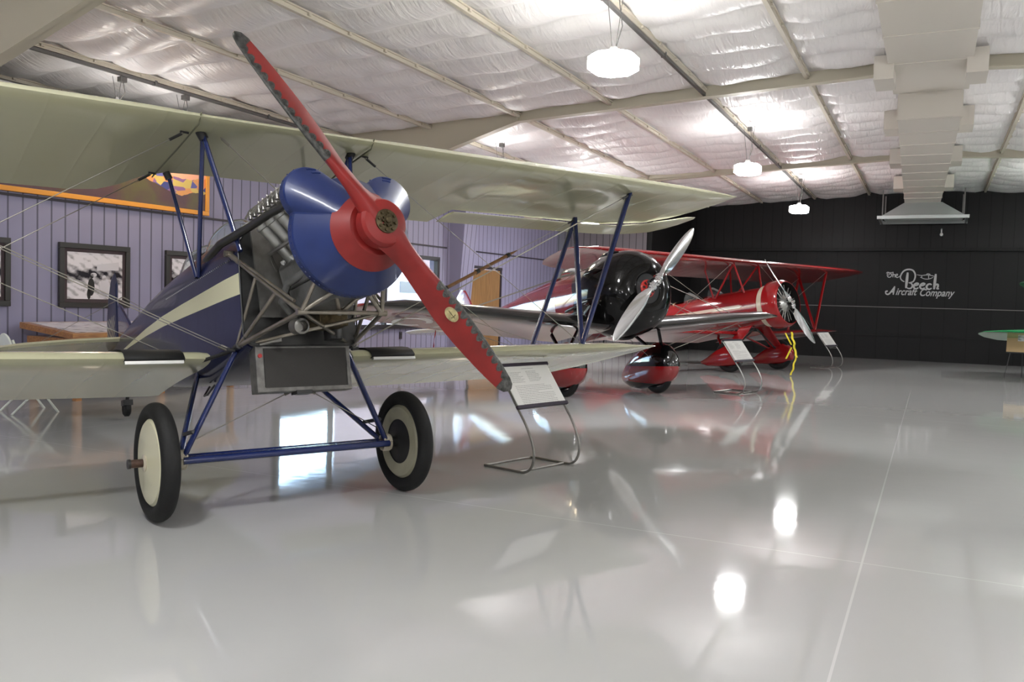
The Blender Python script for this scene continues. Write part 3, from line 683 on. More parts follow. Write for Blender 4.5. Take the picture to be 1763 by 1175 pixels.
def blade_fn(R, w, beta, hubx, thick):
    """returns P(r,t,side) in prop frame: x forward, y rotation direction... blade along +Z"""
    def P(r, t, side, off=0):
        c = w(r); b = beta(r); s_ = (t-.42)*c           # t=0 leading edge
        h = thick(r)*(math.sqrt(max(t, 0))*(1-t)*2.2+.05*(1-t))*side + off*side
        # chord dir: -y is leading ; lead edge is forward (+x)
        return Vector((hubx-math.sin(b)*s_+math.cos(b)*h, math.cos(b)*s_+math.sin(b)*h, r))
    return P
def blade_mesh(mb, P, rs, nt=12, T=None):
    rings = []
    for r in rs: rings.append([P(r, k/nt, 1) for k in range(nt+1)]+[P(r, k/nt, -1) for k in range(nt-1, 0, -1)])
    if T: rings = [[T @ p for p in q] for q in rings]
    return mb.loft(rings)
def wheel(parent, y, r, w, disc_r, m_out, m_in, out_sign, o=(0, 0, 0), inner=True):
    o = Vector(o)
    t = MB(); prof = []
    rc = (r+disc_r)/2; rr = (r-disc_r)/2
    for k in range(25):
        a = 2*PI*k/24; prof.append((w/2*math.cos(a), rc+rr*math.sin(a)*1.0))
    t.lathe(prof, o+Vector((0, y, 0)), (0, 1, 0), 64, (False, False)); tyre = t.build('tyre', 'rubber', parent, 60)
    MB().lathe([(out_sign*w*.30, disc_r+.006), (out_sign*w*.42, disc_r-.01), (out_sign*w*.50, disc_r*.6), (out_sign*w*.62, .045), (out_sign*w*.62, .0)], o+Vector((0, y, 0)), (0, 1, 0), 48, (False, False)).build('wheel_cover', m_out, parent, 30)
    if inner:
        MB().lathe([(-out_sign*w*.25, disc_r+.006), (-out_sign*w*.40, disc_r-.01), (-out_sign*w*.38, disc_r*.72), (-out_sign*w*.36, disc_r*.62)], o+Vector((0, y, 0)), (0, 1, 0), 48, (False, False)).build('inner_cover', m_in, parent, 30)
        MB().lathe([(-out_sign*w*.35, disc_r*.64), (-out_sign*w*.30, disc_r*.6), (-out_sign*w*.42, disc_r*.25), (-out_sign*w*.55, .04), (-out_sign*w*.9, .04), (-out_sign*w*.9, 0)], o+Vector((0, y, 0)), (0, 1, 0), 40, (False, False)).build('hub', 'darksteel', parent, 30)
    return tyre
def fuselage_ring(x, w, zb_, zl, zt, n_top=12, rb=.08):
    """flat sided body with rounded belly corners and arched deck; y from -w..w"""
    pts = []
    for k in range(4): a = PI/2*k/3; pts.append((x, -w+rb-rb*math.cos(a-PI/2+PI/2), zb_+rb-rb*math.sin(a)))  # left bottom corner
    pts = []
    rb = min(rb, w*.6)
    for k in range(5): a = PI+PI/2*k/4; pts.append((x, -w+rb+rb*math.cos(a), zb_+rb+rb*math.sin(a)))
    for k in range(5): a = 1.5*PI+PI/2*k/4; pts.append((x, w-rb+rb*math.cos(a), zb_+rb+rb*math.sin(a)))
    for k in range(1, 4): pts.append((x, w, lerp(zb_+rb, zl, k/4)))
    for k in range(n_top+1):
        a = PI*k/n_top; pts.append((x, w*math.cos(a), zl+(zt-zl)*math.sin(a)**.9))
    for k in range(1, 4): pts.append((x, -w, lerp(zl, zb_+rb, k/4)))
    return pts
def wire(parent, a, b, r=.0028, m_='wire', name='bracing_wire', fit=True):
    mb = MB(); mb.tube([a, b], r, 6)
    if fit:
        A, B_ = Vector(a), Vector(b); d = (B_-A).normalized()
        mb.tube([A, A+d*.07, A+d*.12], [r*2.6, r*2.6, r], 6, r2=None) if False else mb.tube([A+d*.01, A+d*.08], r*2.6, 6)
    return mb.build(name, m_, parent, 40)

# ================================================================== AIRCRAFT 1: navy biplane with red propeller
X1 = dict(ax=-1.505, ay=5.897, r=.376, yaw=.649, th=.215)
AM = air_matrix(**X1)
P1 = empty('biplane', M=AM, label='navy blue biplane with cream wings, open engine bay and red two-blade propeller', cat='biplane')
R1 = .376; TR = .888
# fuselage -----------------------------------------------------------
FS = [(.30, .40, .67, 1.29, 1.58), (.05, .41, .60, 1.30, 1.62), (-.4, .41, .54, 1.31, 1.645), (-.9, .41, .56, 1.325, 1.63), (-1.5, .40, .63, 1.345, 1.60), (-2.2, .355, .75, 1.37, 1.575), (-3.0, .28, .90, 1.395, 1.54), (-4.0, .18, 1.10, 1.42, 1.49), (-4.8, .09, 1.24, 1.43, 1.46), (-5.05, .04, 1.28, 1.42, 1.44)]
MB().loft([fuselage_ring(*a) for a in FS]).build('fuselage', 'fuse', P1, 35)
def ringat(x):
    return [interp([(a[0], a[i]) for a in FS[::-1]], x) for i in (1, 2, 3, 4)]
# rivet line along the upper longeron
mb = MB()
for s_ in (-1, 1):
    for i in range(46):
        x = .28-i*.036; w_, b_, l_, t_ = ringat(x); mb.box((x, s_*(w_+.001), l_-.012), (.008, .006, .008))
mb.build('rivets', 'alu', P1, 0)['kind'] = 'stuff'
# cockpit coamings, windshields, headrest
for cx, zt in ((-.98, 1.635), (-1.62, 1.60)):
    mb = MB(); pts = []
    for k in range(25):
        a = 2*PI*k/24; y = .235*math.sin(a); x = cx+.22*math.cos(a); w_, b_, l_, t_ = ringat(x); z = l_+(t_-l_)*math.sqrt(max(0, 1-(y/w_)**2))**.9; pts.append((x, y, z+.008))
    mb.tube(pts, .022, 8); mb.build('cockpit_coaming', 'blackm', P1)
    mb = MB(); n = len(pts)-1; mb.add([(p[0], p[1], p[2]+.004) for p in pts[:n]], [tuple(range(n))]); mb.build('cockpit_opening', 'blackm', P1, 0)
for cx, hh in ((-.62, .20), (-1.33, .21)):
    mb = MB(); g_ = []
    for i in range(7):
        row = []
        for k in range(17):
            a = PI*(k/16); y = -.27*math.cos(a)*(1-.25*i/6); x = cx-.20+.26*math.sin(a)-.09*i/6; w_, b_, l_, t_ = ringat(x)
            z = l_+(t_-l_)*math.sqrt(max(0, 1-(y/w_)**2))**.9 - .01; row.append((x, y, z+hh*i/6*(math.sin(a)**.5 if i else 1)))
        g_.append(row)
    mb.grid(g_); wnd = mb.build('windshield', 'plexi', P1, 60, solid=.004)
    mb = MB(); mb.tube(g_[-1], .005, 6); mb.build('windshield_rim', 'alu', wnd)
# forward tank deck panel, highlight strip
# fin, rudder, stabiliser ----------------------------------------------
def plate(name, outline, m_, fn, th=.03, smooth=30):
    n_ = len(outline); cx_ = sum(p[0] for p in outline)/n_; cy_ = sum(p[1] for p in outline)/n_
    inner = [(lerp(x, cx_, .10), lerp(y, cy_, .10)) for x, y in outline]
    mb = MB(); mb.loft([[fn(x, y, -th/2) for x, y in inner], [fn(x, y, 0) for x, y in outline], [fn(x, y, th/2) for x, y in inner]])
    return mb.build(name, m_, P1 if not isinstance(fn, tuple) else P1, smooth)
ysid = lambda x, y, t: (x, t, y)
plate('fin', [(-4.0, 1.50), (-4.3, 1.72), (-4.6, 1.93), (-4.72, 1.97), (-4.74, 1.45), (-4.3, 1.45)], 'blue', ysid)
m = bpy.data.materials.new('rudder_navy_with_cream_chevrons'); m.use_nodes = True; N, L = nodes(m); b = N['Principled BSDF']; tc, s = coords(N, L)
ch = math_n(N, L, 'FRACT', math_n(N, L, 'MULTIPLY', math_n(N, L, 'ADD', s[2], math_n(N, L, 'MULTIPLY', math_n(N, L, 'ABSOLUTE', math_n(N, L, 'ADD', s[0], 5.05)), -.9)), 11))
lowb = math_n(N, L, 'MULTIPLY', math_n(N, L, 'LESS_THAN', s[2], 1.86), math_n(N, L, 'LESS_THAN', s[0], -4.86))
L.new(mixcol(N, L, math_n(N, L, 'MULTIPLY', math_n(N, L, 'GREATER_THAN', ch, .55), lowb), (.012, .018, .06), (.42, .42, .30)), b.inputs['Base Color']); b.inputs['Roughness'].default_value = .3
plate('rudder', [(-4.76, 1.35), (-4.76, 2.05), (-4.72, 2.24), (-4.82, 2.36), (-4.98, 2.33), (-5.15, 2.12), (-5.28, 1.85), (-5.30, 1.55), (-5.20, 1.32), (-5.0, 1.25)], m, ysid)
zfl = lambda x, y, t: (x, y, 1.42+t)
for s_ in (-1, 1):
    plate('stabiliser', [(-3.85, s_*.10), (-4.0, s_*.6), (-4.25, s_*1.05), (-4.55, s_*1.36), (-4.72, s_*1.42), (-4.72, s_*.08)], 'creamwing', zfl, .05)
    plate('elevator', [(-4.74, s_*.08), (-4.74, s_*1.44), (-4.9, s_*1.46), (-5.12, s_*1.25), (-5.25, s_*.8), (-5.22, s_*.3), (-5.1, s_*.14)], 'creamwing', zfl, .035)
wire(P1, (-4.5, .0, 2.0), (-4.45, -.9, 1.45)); wire(P1, (-4.5, .0, 2.0), (-4.45, .9, 1.45))
# tail wheel strut
tw = MB(); tw.tube([(-4.35, 0, 1.15), (-4.45, 0, .95), (-4.52, 0, .80)], .02); tw.build('tail_strut', 'darksteel', P1)
mb = MB(); mb.lathe([(-.03, .03), (-.035, .07), (-.02, .09), (.02, .09), (.035, .07), (.03, .03)], (-4.55, 0, .74), (0, 1, 0), 24); mb.build('tail_wheel', 'rubber', P1)
MB().box((-4.52, 0, .80), (.12, .10, .06)).build('tail_fork', 'darksteel', P1, 0)
# step loop under the belly
MB().tube([(-.50, -.33, .53), (-.53, -.38, .46), (-.60, -.38, .46), (-.62, -.33, .53)], .008, 6).build('step', 'darksteel', P1)
# upper wing ---------------------------------------------------------
XU, ZU = .413, 2.165; TEU = -1.26
UPI = .010
half = [(0, XU, -.66, ZU, .075, UPI), (.35, XU, -.66, ZU, .075, UPI), (.55, XU, -.68, ZU, .075, UPI), (.68, XU, -.80, ZU, .078, UPI), (.80, XU, -1.05, ZU, .08, UPI), (.92, XU, -1.20, ZU, .08, UPI), (1.1, XU, TEU, ZU, .08, UPI), (2.08, XU, TEU, ZU, .08, UPI), (2.10, XU, -.84, ZU, .1, UPI), (4.0, XU, -.80, ZU, .1, UPI), (4.45, XU, -.62, ZU, .09, UPI), (4.62, XU, -.40, ZU, .075, UPI), (4.70, XU-.0, -.15, ZU, .06, UPI), (4.76, XU+.0, .15, ZU, .03, UPI)]
wing(MB(), sym(half)).build('upper_wing', 'creamwing', P1, 35)
for s_ in (-1, 1):
    st = [(2.13, -.845, -1.18, ZU-.03, .05, UPI), (3.6, -.81, -1.12, ZU-.03, .05, UPI), (4.2, -.75, -1.08, ZU-.03, .05, UPI), (4.45, -.60, -1.02, ZU-.03, .05, UPI), (4.62, -.42, -.94, ZU-.03, .05, UPI), (4.76, -.26, -.84, ZU-.03, .045, UPI), (4.84, -.22, -.66, ZU-.03, .035, UPI), (4.88, -.28, -.50, ZU-.03, .02, UPI)]
    st = [(s_*a[0],)+a[1:] for a in st]
    wing(MB(), st, 7).build('aileron', 'creamwing', P1, 35)
# wing joint straps
for s_ in (-1, 1):
    MB().tube([(XU+.01, s_*.62, ZU+.02), (XU-.05, s_*.62, ZU-.035), (-.1, s_*.62, ZU-.035), (-.7, s_*.64, ZU-.05)], .008, 6, flat=.5).build('wing_joint_strap', mat('khaki_strap', (.12, .12, .07), .5), P1)
# lower wing ---------------------------------------------------------
XL, ZL = -.014, .652
def zl(y): return ZL+.016*(abs(y)-.55)
LI = .075
hl = [(.50, XL-.02, -1.35), (.56, XL, -1.37), (3.0, XL, -1.37), (3.35, XL, -1.20), (3.55, XL, -.90), (3.66, XL-.0, -.55), (3.73, XL-.0, -.30), (3.78, XL-.02, -.12)]
for s_ in (-1, 1):
    st = [(s_*y, a, c_, zl(y), .085 if y < 3.4 else .06, LI) for y, a, c_ in hl]
    wing(MB(), st).build('lower_wing', 'creamwing', P1, 35)
    # wing walk: black non-slip cover round the leading edge with aluminium strip
    wk = [(x+.004, z) for x, z in foil(XL+.004, 1.36, 0, .092, LI)]
    mb = MB(); N_ = len(wk)
    up_ = wk[:11]; lo_ = wk[-2:]
    pr = [(XL-.01, -.018), (XL+.014, -.012), (XL+.02, .0)]+[(x, z+.004) for x, z in up_[1:]]
    mb.grid([[(x, s_*y, zl(y)+z) for x, z in pr] for y in (.68, .85, 1.05)]); mb.build('wing_walk', 'blackm', P1, 50, solid=.004)
    MB().box((XL+.012, s_*.87, zl(.87)-.026), (.03, .36, .02)).build('edge_strip', 'alu', P1, 0)
    # root strut to the fuselage
    MB().tube([(XL-.06, s_*.56, zl(.56)-.01), (.15, s_*.41, .68)], .013).build('root_strut', 'darksteel', P1)
    # interplane N struts
    yt, yb = 3.454, 2.88; xf, xr = .177, -.622; lf, lr = -.10, -.90
    MB().strut((xf, s_*yt, ZU-.02), (lf, s_*yb, zl(yb)+.04), .075, .032).build('interplane_strut', 'blue', P1)
    MB().strut((xr, s_*yt, ZU-.04), (lr, s_*yb, zl(yb)+.04), .075, .032).build('interplane_strut', 'blue', P1)
    MB().strut((xr, s_*yt, ZU-.05), (lf, s_*yb, zl(yb)+.05), .065, .03).build('interplane_strut', 'blue', P1)
    # cabane
    w_ = .41
    MB().strut((xf, s_*.539, ZU-.02), (.36, s_*.40, 1.30), .05, .032).build('cabane_strut', 'blue', P1)
    MB().strut((xf, s_*.539, ZU-.03), (-.47, s_*.415, 1.32), .045, .03).build('cabane_strut', 'blue', P1)
    MB().strut((xr, s_*.545, ZU-.05), (-.52, s_*.415, 1.32), .04, .028).build('cabane_strut', 'blue', P1)
    MB().tube([(xf, s_*.56, ZU+.0), (xf, s_*.53, ZU-.06)], .032, 10).build('strut_fitting', 'darksteel', P1); MB().tube([(xr, s_*.56, ZU-.03), (xr, s_*.54, ZU-.08)], .026, 10).build('strut_fitting', 'darksteel', P1)
    # bracing wires
    T1 = (xf, s_*yt, ZU-.04); T2 = (xr, s_*yt, ZU-.06); B1 = (.16, s_*.42, .68); B2 = (-.62, s_*.40, .68)
    wire(P1, B1, T1, .0032); wire(P1, (.10, s_*.42, .68), (T1[0]-.05, T1[1], T1[2]), .0032); wire(P1, B2, T2, .0032)
    wire(P1, (xf, s_*.66, ZU-.03), (lf, s_*yb, zl(yb)+.05), .0032); wire(P1, (xr, s_*.66, ZU-.05), (lr, s_*yb, zl(yb)+.05), .0032)
    wire(P1, (xf, s_*(.42), ZU-.03), (.3, -s_*.38, 1.34), .004)
    # wire clevis fittings under the wing
    mb = MB()
    for a_, b_ in (((xf, s_*.66, ZU-.03), (lf, s_*yb, zl(yb)+.05)), ((xr, s_*.66, ZU-.05), (lr, s_*yb, zl(yb)+.05)), ((xf, s_*yt, ZU-.04), B1), ((xr, s_*yt, ZU-.06), B2)):
        A_, B_ = Vector(a_), Vector(b_); d_ = (B_-A_).normalized(); mb.tube([A_+d_*.02, A_+d_*.11], .010, 6); mb.tube([A_-Vector((0, .025, -.005)), A_+Vector((0, .03, 0))], .008, 6)
    mb.build('wire_fitting', 'darksteel', P1)
# wooden javelin where the flying wires cross (left side)
A_ = Vector((.16, .42, .68)).lerp(Vector((.177, 3.454, ZU-.04)), .20)
# javelin -- lies along the chordwise spacer between the wire bays
JA, JB = Vector((-.62, .40, .68)), Vector((-.622, 3.454, ZU-.06))
mb = MB(); d_ = (JB-JA).normalized(); j0, j1 = JA+(JB-JA)*.42, JA+(JB-JA)*.74
mb.tube([j0, j0.lerp(j1, .1), j0.lerp(j1, .9), j1], [.006, .016, .016, .004], 8); mb.build('wooden_spacer', 'ash', P1)
mb = MB()
for t_ in (.12, .5, .88):
    q = j0.lerp(j1, t_); mb.tube([q-d_*.02, q+d_*.02], .022, 8); mb.tube([q, q+Vector((-.06, 0, .01))], .006, 6)
mb.build('spacer_clamp', 'darksteel', P1)
# landing gear --------------------------------------------------------
for s_ in (-1, 1):
    e = (0, s_*.735, -.005)
    MB().strut((.15, s_*.40, .67), (.02, s_*.735, -.0), .06, .036, dirx=(1, 0, 0)).build('gear_leg', 'blue', P1)
    MB().strut((-.66, s_*.40, .63), (-.06, s_*.73, .02), .05, .034, dirx=(1, 0, 0)).build('gear_leg', 'blue', P1)
    MB().tube([(.07, s_*.67, .17), (-.17, s_*.66, .17)], .014, 8).build('gear_link', 'darksteel', P1)
    mb = MB()
    for q in range(5): 
        yy = s_*(.715+.012*q); pts = [(.0+.05*math.cos(a), yy, .0+.055*math.sin(a)) for a in [2*PI*k/12 for k in range(13)]]; mb.tube(pts, .010, 6)
    mb.build('bungee_wrap', 'rope', P1)
    wire(P1, (.24, s_*.04, .40), (.0, s_*.70, .10), .004)
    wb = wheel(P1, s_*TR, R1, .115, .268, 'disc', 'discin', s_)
    MB().lathe([(0, .05), (.012*1, .055), (.02, .04)], (0, s_*(TR+.062), 0), (0, s_, 0), 16).build('hub_flange', 'creamstrip', P1)
    MB().tube([(0, s_*(TR-.2), 0), (0, s_*(TR+.16), 0)], .026, 14).build('axle_end', 'rust', P1)
    mb = MB(); mb.lathe([(0, .031), (.015, .031)], (0, s_*(TR+.155), 0), (0, s_, 0), 14); mb.build('axle_cap', 'darksteel', P1)
    if s_ == -1: MB().lathe([(0, .018), (.006, .018)], (.07, s_*(TR+.052), -.13), (0, s_, 0), 16).build('valve_cap', 'disc', P1)
MB().strut((.045, -.74, -.01), (.045, .74, -.01), .055, .05).build('spreader_bar', 'blue', P1); MB().strut((-.045, -.74, .015), (-.045, .74, .015), .05, .04).build('spreader_bar', 'blue', P1)
MB().tube([(0, -.76, 0), (0, .76, 0)], .022, 10).build('axle', 'blue', P1)
# firewall -------------------------------------------------------------
rg = fuselage_ring(.315, .405, .68, 1.29, 1.585)
mb = MB(); n_ = len(rg); mb.loft([[(x, y*.985, z) for x, y, z in rg], [(x+.012, y*.985, z) for x, y, z in rg]]); mb.build('firewall', 'firewall', P1, 30)
mb = MB(); mb.tube([Vector(p)+Vector((.02, 0, 0)) for p in rg]+[Vector(rg[0])+Vector((.02, 0, 0))], .006, 6); mb.build('firewall_rim', 'darksteel', P1)
# engine ----------------------------------------------------------------
EZ = 1.15
mb = MB(); mb.loft([[(x, y*sw, z*sw+EZ*(1-sw)) for y, z in ((-.16, 1.02), (.16, 1.02), (.19, 1.16), (.14, 1.27), (-.14, 1.27), (-.19, 1.16))] for x, sw in ((.42, .9), (.46, 1), (1.12, 1), (1.2, .7))]); mb.build('crankcase', 'case', P1, 30, bevel=.01)
mb = MB(); mb.loft([[(x, y*s2, z) for y, z in ((-.10, .86), (.10, .86), (.15, 1.02), (-.15, 1.02))] for x, s2 in ((.45, .8), (.5, 1), (1.1, 1), (1.16, .7))]); mb.build('oil_sump', 'case', P1, 30, bevel=.012)
# sheet metal shroud behind the cylinders
mb = MB(); mb.hexa([(.38, -.30, .86), (.38, .30, .86), (.38, .34, 1.46), (.38, -.34, 1.46), (.40, -.30, .86), (.40, .30, .86), (.40, .34, 1.46), (.40, -.34, 1.46)]); mb.build('shroud_panel', 'steel', P1, 0)
for s_ in (-1, 1):
    for i in range(4):
        x = .60+i*.148
        a = Vector((x, s_*.135, 1.20)); b_ = Vector((x, s_*.335, 1.425)); d_ = (b_-a).normalized(); L_ = (b_-a).length
        mb = MB(); mb.lathe([(0, .046), (.03, .050), (L_*.9, .050), (L_*.92, .056), (L_, .056), (L_+.015, .03)], a, d_, 20); cy = mb.build('cylinder', 'alu', P1)
        MB().tube([a+Vector((.075, 0, 0)), b_+Vector((.075, 0, 0))-d_*.03], .017, 8).build('intake_pipe', 'case', P1)
        mb = MB(); mb.lathe([(0, .012), (.02, .018), (.03, .012)], b_+Vector((.045, 0, 0))-d_*.03, d_, 8); mb.lathe([(0, .012), (.02, .016)], a+d_*.04+Vector((0, s_*.045, -.045)), Vector((0, s_, -1)), 8); mb.build('spark_plug', 'white', cy)
        # valve gear on the head
        h0 = b_+d_*.02; mb = MB()
        mb.box(h0+Vector((0, 0, .01)), (.11, .05, .05), Matrix.Rotation(-s_*.75, 3, 'X'))
        for dx in (-.035, .035):
            mb.tube([h0+Vector((dx, -s_*.02, .02)), h0+Vector((dx, -s_*.01, .14))], .006, 6); mb.tube([h0+Vector((dx, -s_*.05, .15)), h0+Vector((dx, s_*.05, .07)), h0+Vector((dx*1.4, s_*.075, .02))], .008, 6)
            mb.lathe([(0, .018), (.012, .014), (.024, .018), (.036, .014), (.048, .018)], h0+Vector((dx, s_*.045, .015)), (0, 0, 1), 10)
            mb.tube([h0+Vector((dx, -s_*.05, .15)), h0+Vector((dx+.01, -s_*.10, -.02))], .0045, 6)
        mb.build('valve_gear', 'steel', P1)
    MB().tube([(1.12, s_*.285, 1.24), (.86, s_*.285, 1.24), (.55, s_*.28, 1.24), (.45, s_*.20, 1.16)], .012, 8).build('water_pipe', 'steel', P1)
    MB().tube([(1.16, s_*.36, 1.405), (.86, s_*.395, 1.405), (.60, s_*.415, 1.40), (.36, s_*.44, 1.395), (.20, s_*.47, 1.385), (.05, s_*.49, 1.345), (-.05, s_*.495, 1.335)], [.022, .025, .027, .028, .028, .025, .018], 14).build('exhaust_pipe', 'blackpipe', P1)
    mb = MB(); mb.lathe([(0, .028), (.001, .0)], (-.052, s_*.495, 1.335), (-1, 0, -.05), 12, (False, False)); 
MB().tube([(.43, -.05, .80), (.55, -.22, .93), (.62, -.20, 1.04), (.9, -.12, 1.10)], .026, 10).build('oil_pipe', 'case', P1)
MB().tube([(.40, .10, 1.0), (.5, .02, .94), (.48, .0, .84), (.36, .0, .76)], .020, 10).build('hose', 'blackm', P1)
mb = MB(); mb.lathe([(0, .05), (.10, .05), (.11, .035)], (.62, -.17, .76), (1, 0, -.15), 18, (True, False)); mb.lathe([(.1, .034), (.06, .03)], (.62, -.17, .76), (1, 0, -.15), 18, (False, True)); mb.build('carburettor_intake', 'steel', P1)
mb = MB(); mb.box((.55, .08, .82), (.22, .20, .12)); mb.lathe([(0, .04), (.07, .05), (.12, .03)], (.52, .0, .92), (0, 0, 1), 12); mb.box((.62, -.02, .9), (.08, .16, .05)); mb.build('carburettor', 'brass', P1, 30, bevel=.008)
mb = MB(); mb.lathe([(0, .06), (.12, .06), (.14, .04)], (.46, .16, .70), (0, 0, 1), 16); mb.build('oil_filter', 'darksteel', P1)
# engine mount truss
n2 = {}; 
LF = {s_: Vector((.22, s_*.41, .695)) for s_ in (-1, 1)}; UFm = {s_: Vector((.20, s_*.42, 1.32)) for s_ in (-1, 1)}; FN = {s_: Vector((.95, s_*.27, .79)) for s_ in (-1, 1)}; TN = {s_: Vector((1.1, s_*.22, .98)) for s_ in (-1, 1)}
def tb_(a, b_, r=.0135): return MB().tube([a, b_], r, 10).build('engine_mount_tube', 'tube', P1)
for s_ in (-1, 1):
    tb_(LF[s_], FN[s_], .016); tb_(UFm[s_], FN[s_], .017); tb_(UFm[s_]+Vector((.02, 0, .0)), FN[s_]+Vector((-.02, s_*.03, .07)), .010)
    mid = UFm[s_].lerp(FN[s_], .40); tb_(LF[s_]+Vector((0, 0, .01)), mid, .011); tb_(LF[s_]+Vector((.03, 0, .0)), UFm[s_].lerp(FN[s_], .68), .013)
    tb_(FN[s_], TN[s_]); tb_(FN[s_], (1.08, s_*.10, .90)); tb_(FN[s_], (1.0, s_*.12, 1.10), .011)
    tb_((1.08, s_*.10, .90), (.90, 0, .79)); tb_((1.08, s_*.10, .90), (1.12, s_*.10, 1.15), .010)
    MB().lathe([(-.03, .022), (.03, .022)], UFm[s_], (0, 1, 0), 12).build('mount_lug', 'tube', P1)
    MB().lathe([(-.03, .020), (.03, .020)], FN[s_], (0, 1, 0), 12).build('mount_lug', 'tube', P1)
    mb = MB(); mb.lathe([(-.03, .02), (.04, .02)], LF[s_], (1, 0, 0), 10); mb.lathe([(0, .013), (.05, .013)], LF[s_]+Vector((-.02, s_*.01, -.02)), (0, s_, .1), 8); mb.build('gear_lug', 'darksteel', P1)
tb_(FN[-1], FN[1], .014); tb_(LF[-1], FN[1], .012); tb_(LF[1], FN[-1], .012)
# radiator ---------------------------------------------------------------
RC = empty('radiator', label=None); RC.parent = P1; RC.matrix_local = Matrix.Identity(4)
MB().box((.295, .01, .535), (.085, .58, .26)).build('radiator_core', 'core', RC, 0)
mb = MB()
for c_, d_ in (((.28, 0, .672), (.115, .67, .022)), ((.28, 0, .393), (.115, .67, .036)), ((.28, -.308, .535), (.115, .055, .29)), ((.28, .318, .535), (.115, .030, .29))): mb.box(c_, d_)
mb.build('radiator_tank', 'oldsteel', RC, 0, bevel=.006)
mb = MB(); mb.box((.30, -.02, .37), (.10, .11, .025)); mb.build('drain_fitting', 'darksteel', RC, 0)
mb = MB(); mb.lathe([(0, .014), (.01, .014)], (.338, -.308, .615), (1, 0, 0), 12); mb.build('red_plug', mat('red_plug_paint', (.4, .03, .03), .5), RC)
MB().tube([(.32, -.30, .69), (.33, -.22, .715), (.36, -.16, .72)], .020, 10).build('radiator_hose', 'steel', RC)
# nose cowl ----------------------------------------------------------------
HZ = 1.195
def rim(t):    # angle from +z toward +y : outline radius found from union of shapes
    dy, dz = math.sin(t), math.cos(t); best = 0
    # lobes: circles centre (+-.262,1.445) r .165 ; body ellipse centre (0,1.20) a .40 b .345 ; centre hump
    for cy_, cz, a_, b_ in ((-.255, 1.455, .165, .165), (.255, 1.455, .165, .165), (0, 1.215, .385, .365), (0, 1.36, .25, .225)):
        oy, oz = -cy_, HZ-cz
        A_ = (dy/a_)**2+(dz/b_)**2; B_ = 2*(oy*dy/a_**2+oz*dz/b_**2); C_ = (oy/a_)**2+(oz/b_)**2-1
        D_ = B_*B_-4*A_*C_
        if D_ > 0:
            q = (-B_+math.sqrt(D_))/(2*A_)
            if q > best: best = q
    return best
NA_ = 240
def cowl_ring(x, f, rad):     # f=0 rim, f=1 circle of radius rad
    return [(x, math.sin(t)*lerp(rim(t), rad, f), HZ+math.cos(t)*lerp(rim(t), rad, f)) for t in [2*PI*k/NA_ for k in range(NA_)]]
def shr(x, k_): return [(x, math.sin(t)*rim(t)*k_, HZ+math.cos(t)*rim(t)*k_) for t in [2*PI*k/NA_ for k in range(NA_)]]
mb = MB(); mb.loft([shr(1.10, .985), shr(1.10, 1.0), shr(1.155, 1.003), cowl_ring(1.17, .02, .205)]+[cowl_ring(lerp(1.17, 1.40, q/6), lerp(.02, 1, q/6), .205) for q in range(1, 7)], (False, True)); mb.build('nose_cowl', 'cowlblue', P1, 14)
mb = MB()
for i in range(64):
    t = 2*PI*i/64; p = (1.13, math.sin(t)*rim(t)*1.004, HZ+math.cos(t)*rim(t)*1.004); mb.lathe([(-.002, .006), (.004, .004)], p, (0, math.sin(t), math.cos(t)), 6)
mb.build('cowl_rivets', 'cowlblue', P1, 0)['kind'] = 'stuff'
for s_ in (-1, 1):     # louvres on the lobes
    for q in range(2):
        mb = MB(); t0 = math.atan2(.255, .40)+(-.16+.0*q); pts = []
        x = 1.185+.026*q
        for k in range(7):
            t = (.50+.018*k)*s_; f_ = .02+.13*q*.9; rr = lerp(rim(t), .205, max(0, .02+(x-1.17)/.23*.98))
            pts.append((x, math.sin(t)*rr*1.004, HZ+math.cos(t)*rr*1.004))
        mb.tube(pts, .006, 6); mb.build('louvre', 'cowlblue', P1)
mb = MB(); mb.lathe([(1.352, .240), (1.36, .242), (1.455, .165), (1.46, .10), (1.47, 0)], (0, 0, HZ), (1, 0, 0), 64, (False, False)); mb.build('spinner_plate', 'propred', P1, 30)
mb = MB()
for i in range(48): t = 2*PI*i/48; mb.lathe([(0, .005), (.004, .003)], (1.363, math.sin(t)*.234, HZ+math.cos(t)*.234), (1, 0, 0), 6)
mb.build('spinner_rivets', 'propred', P1, 0)['kind'] = 'stuff'
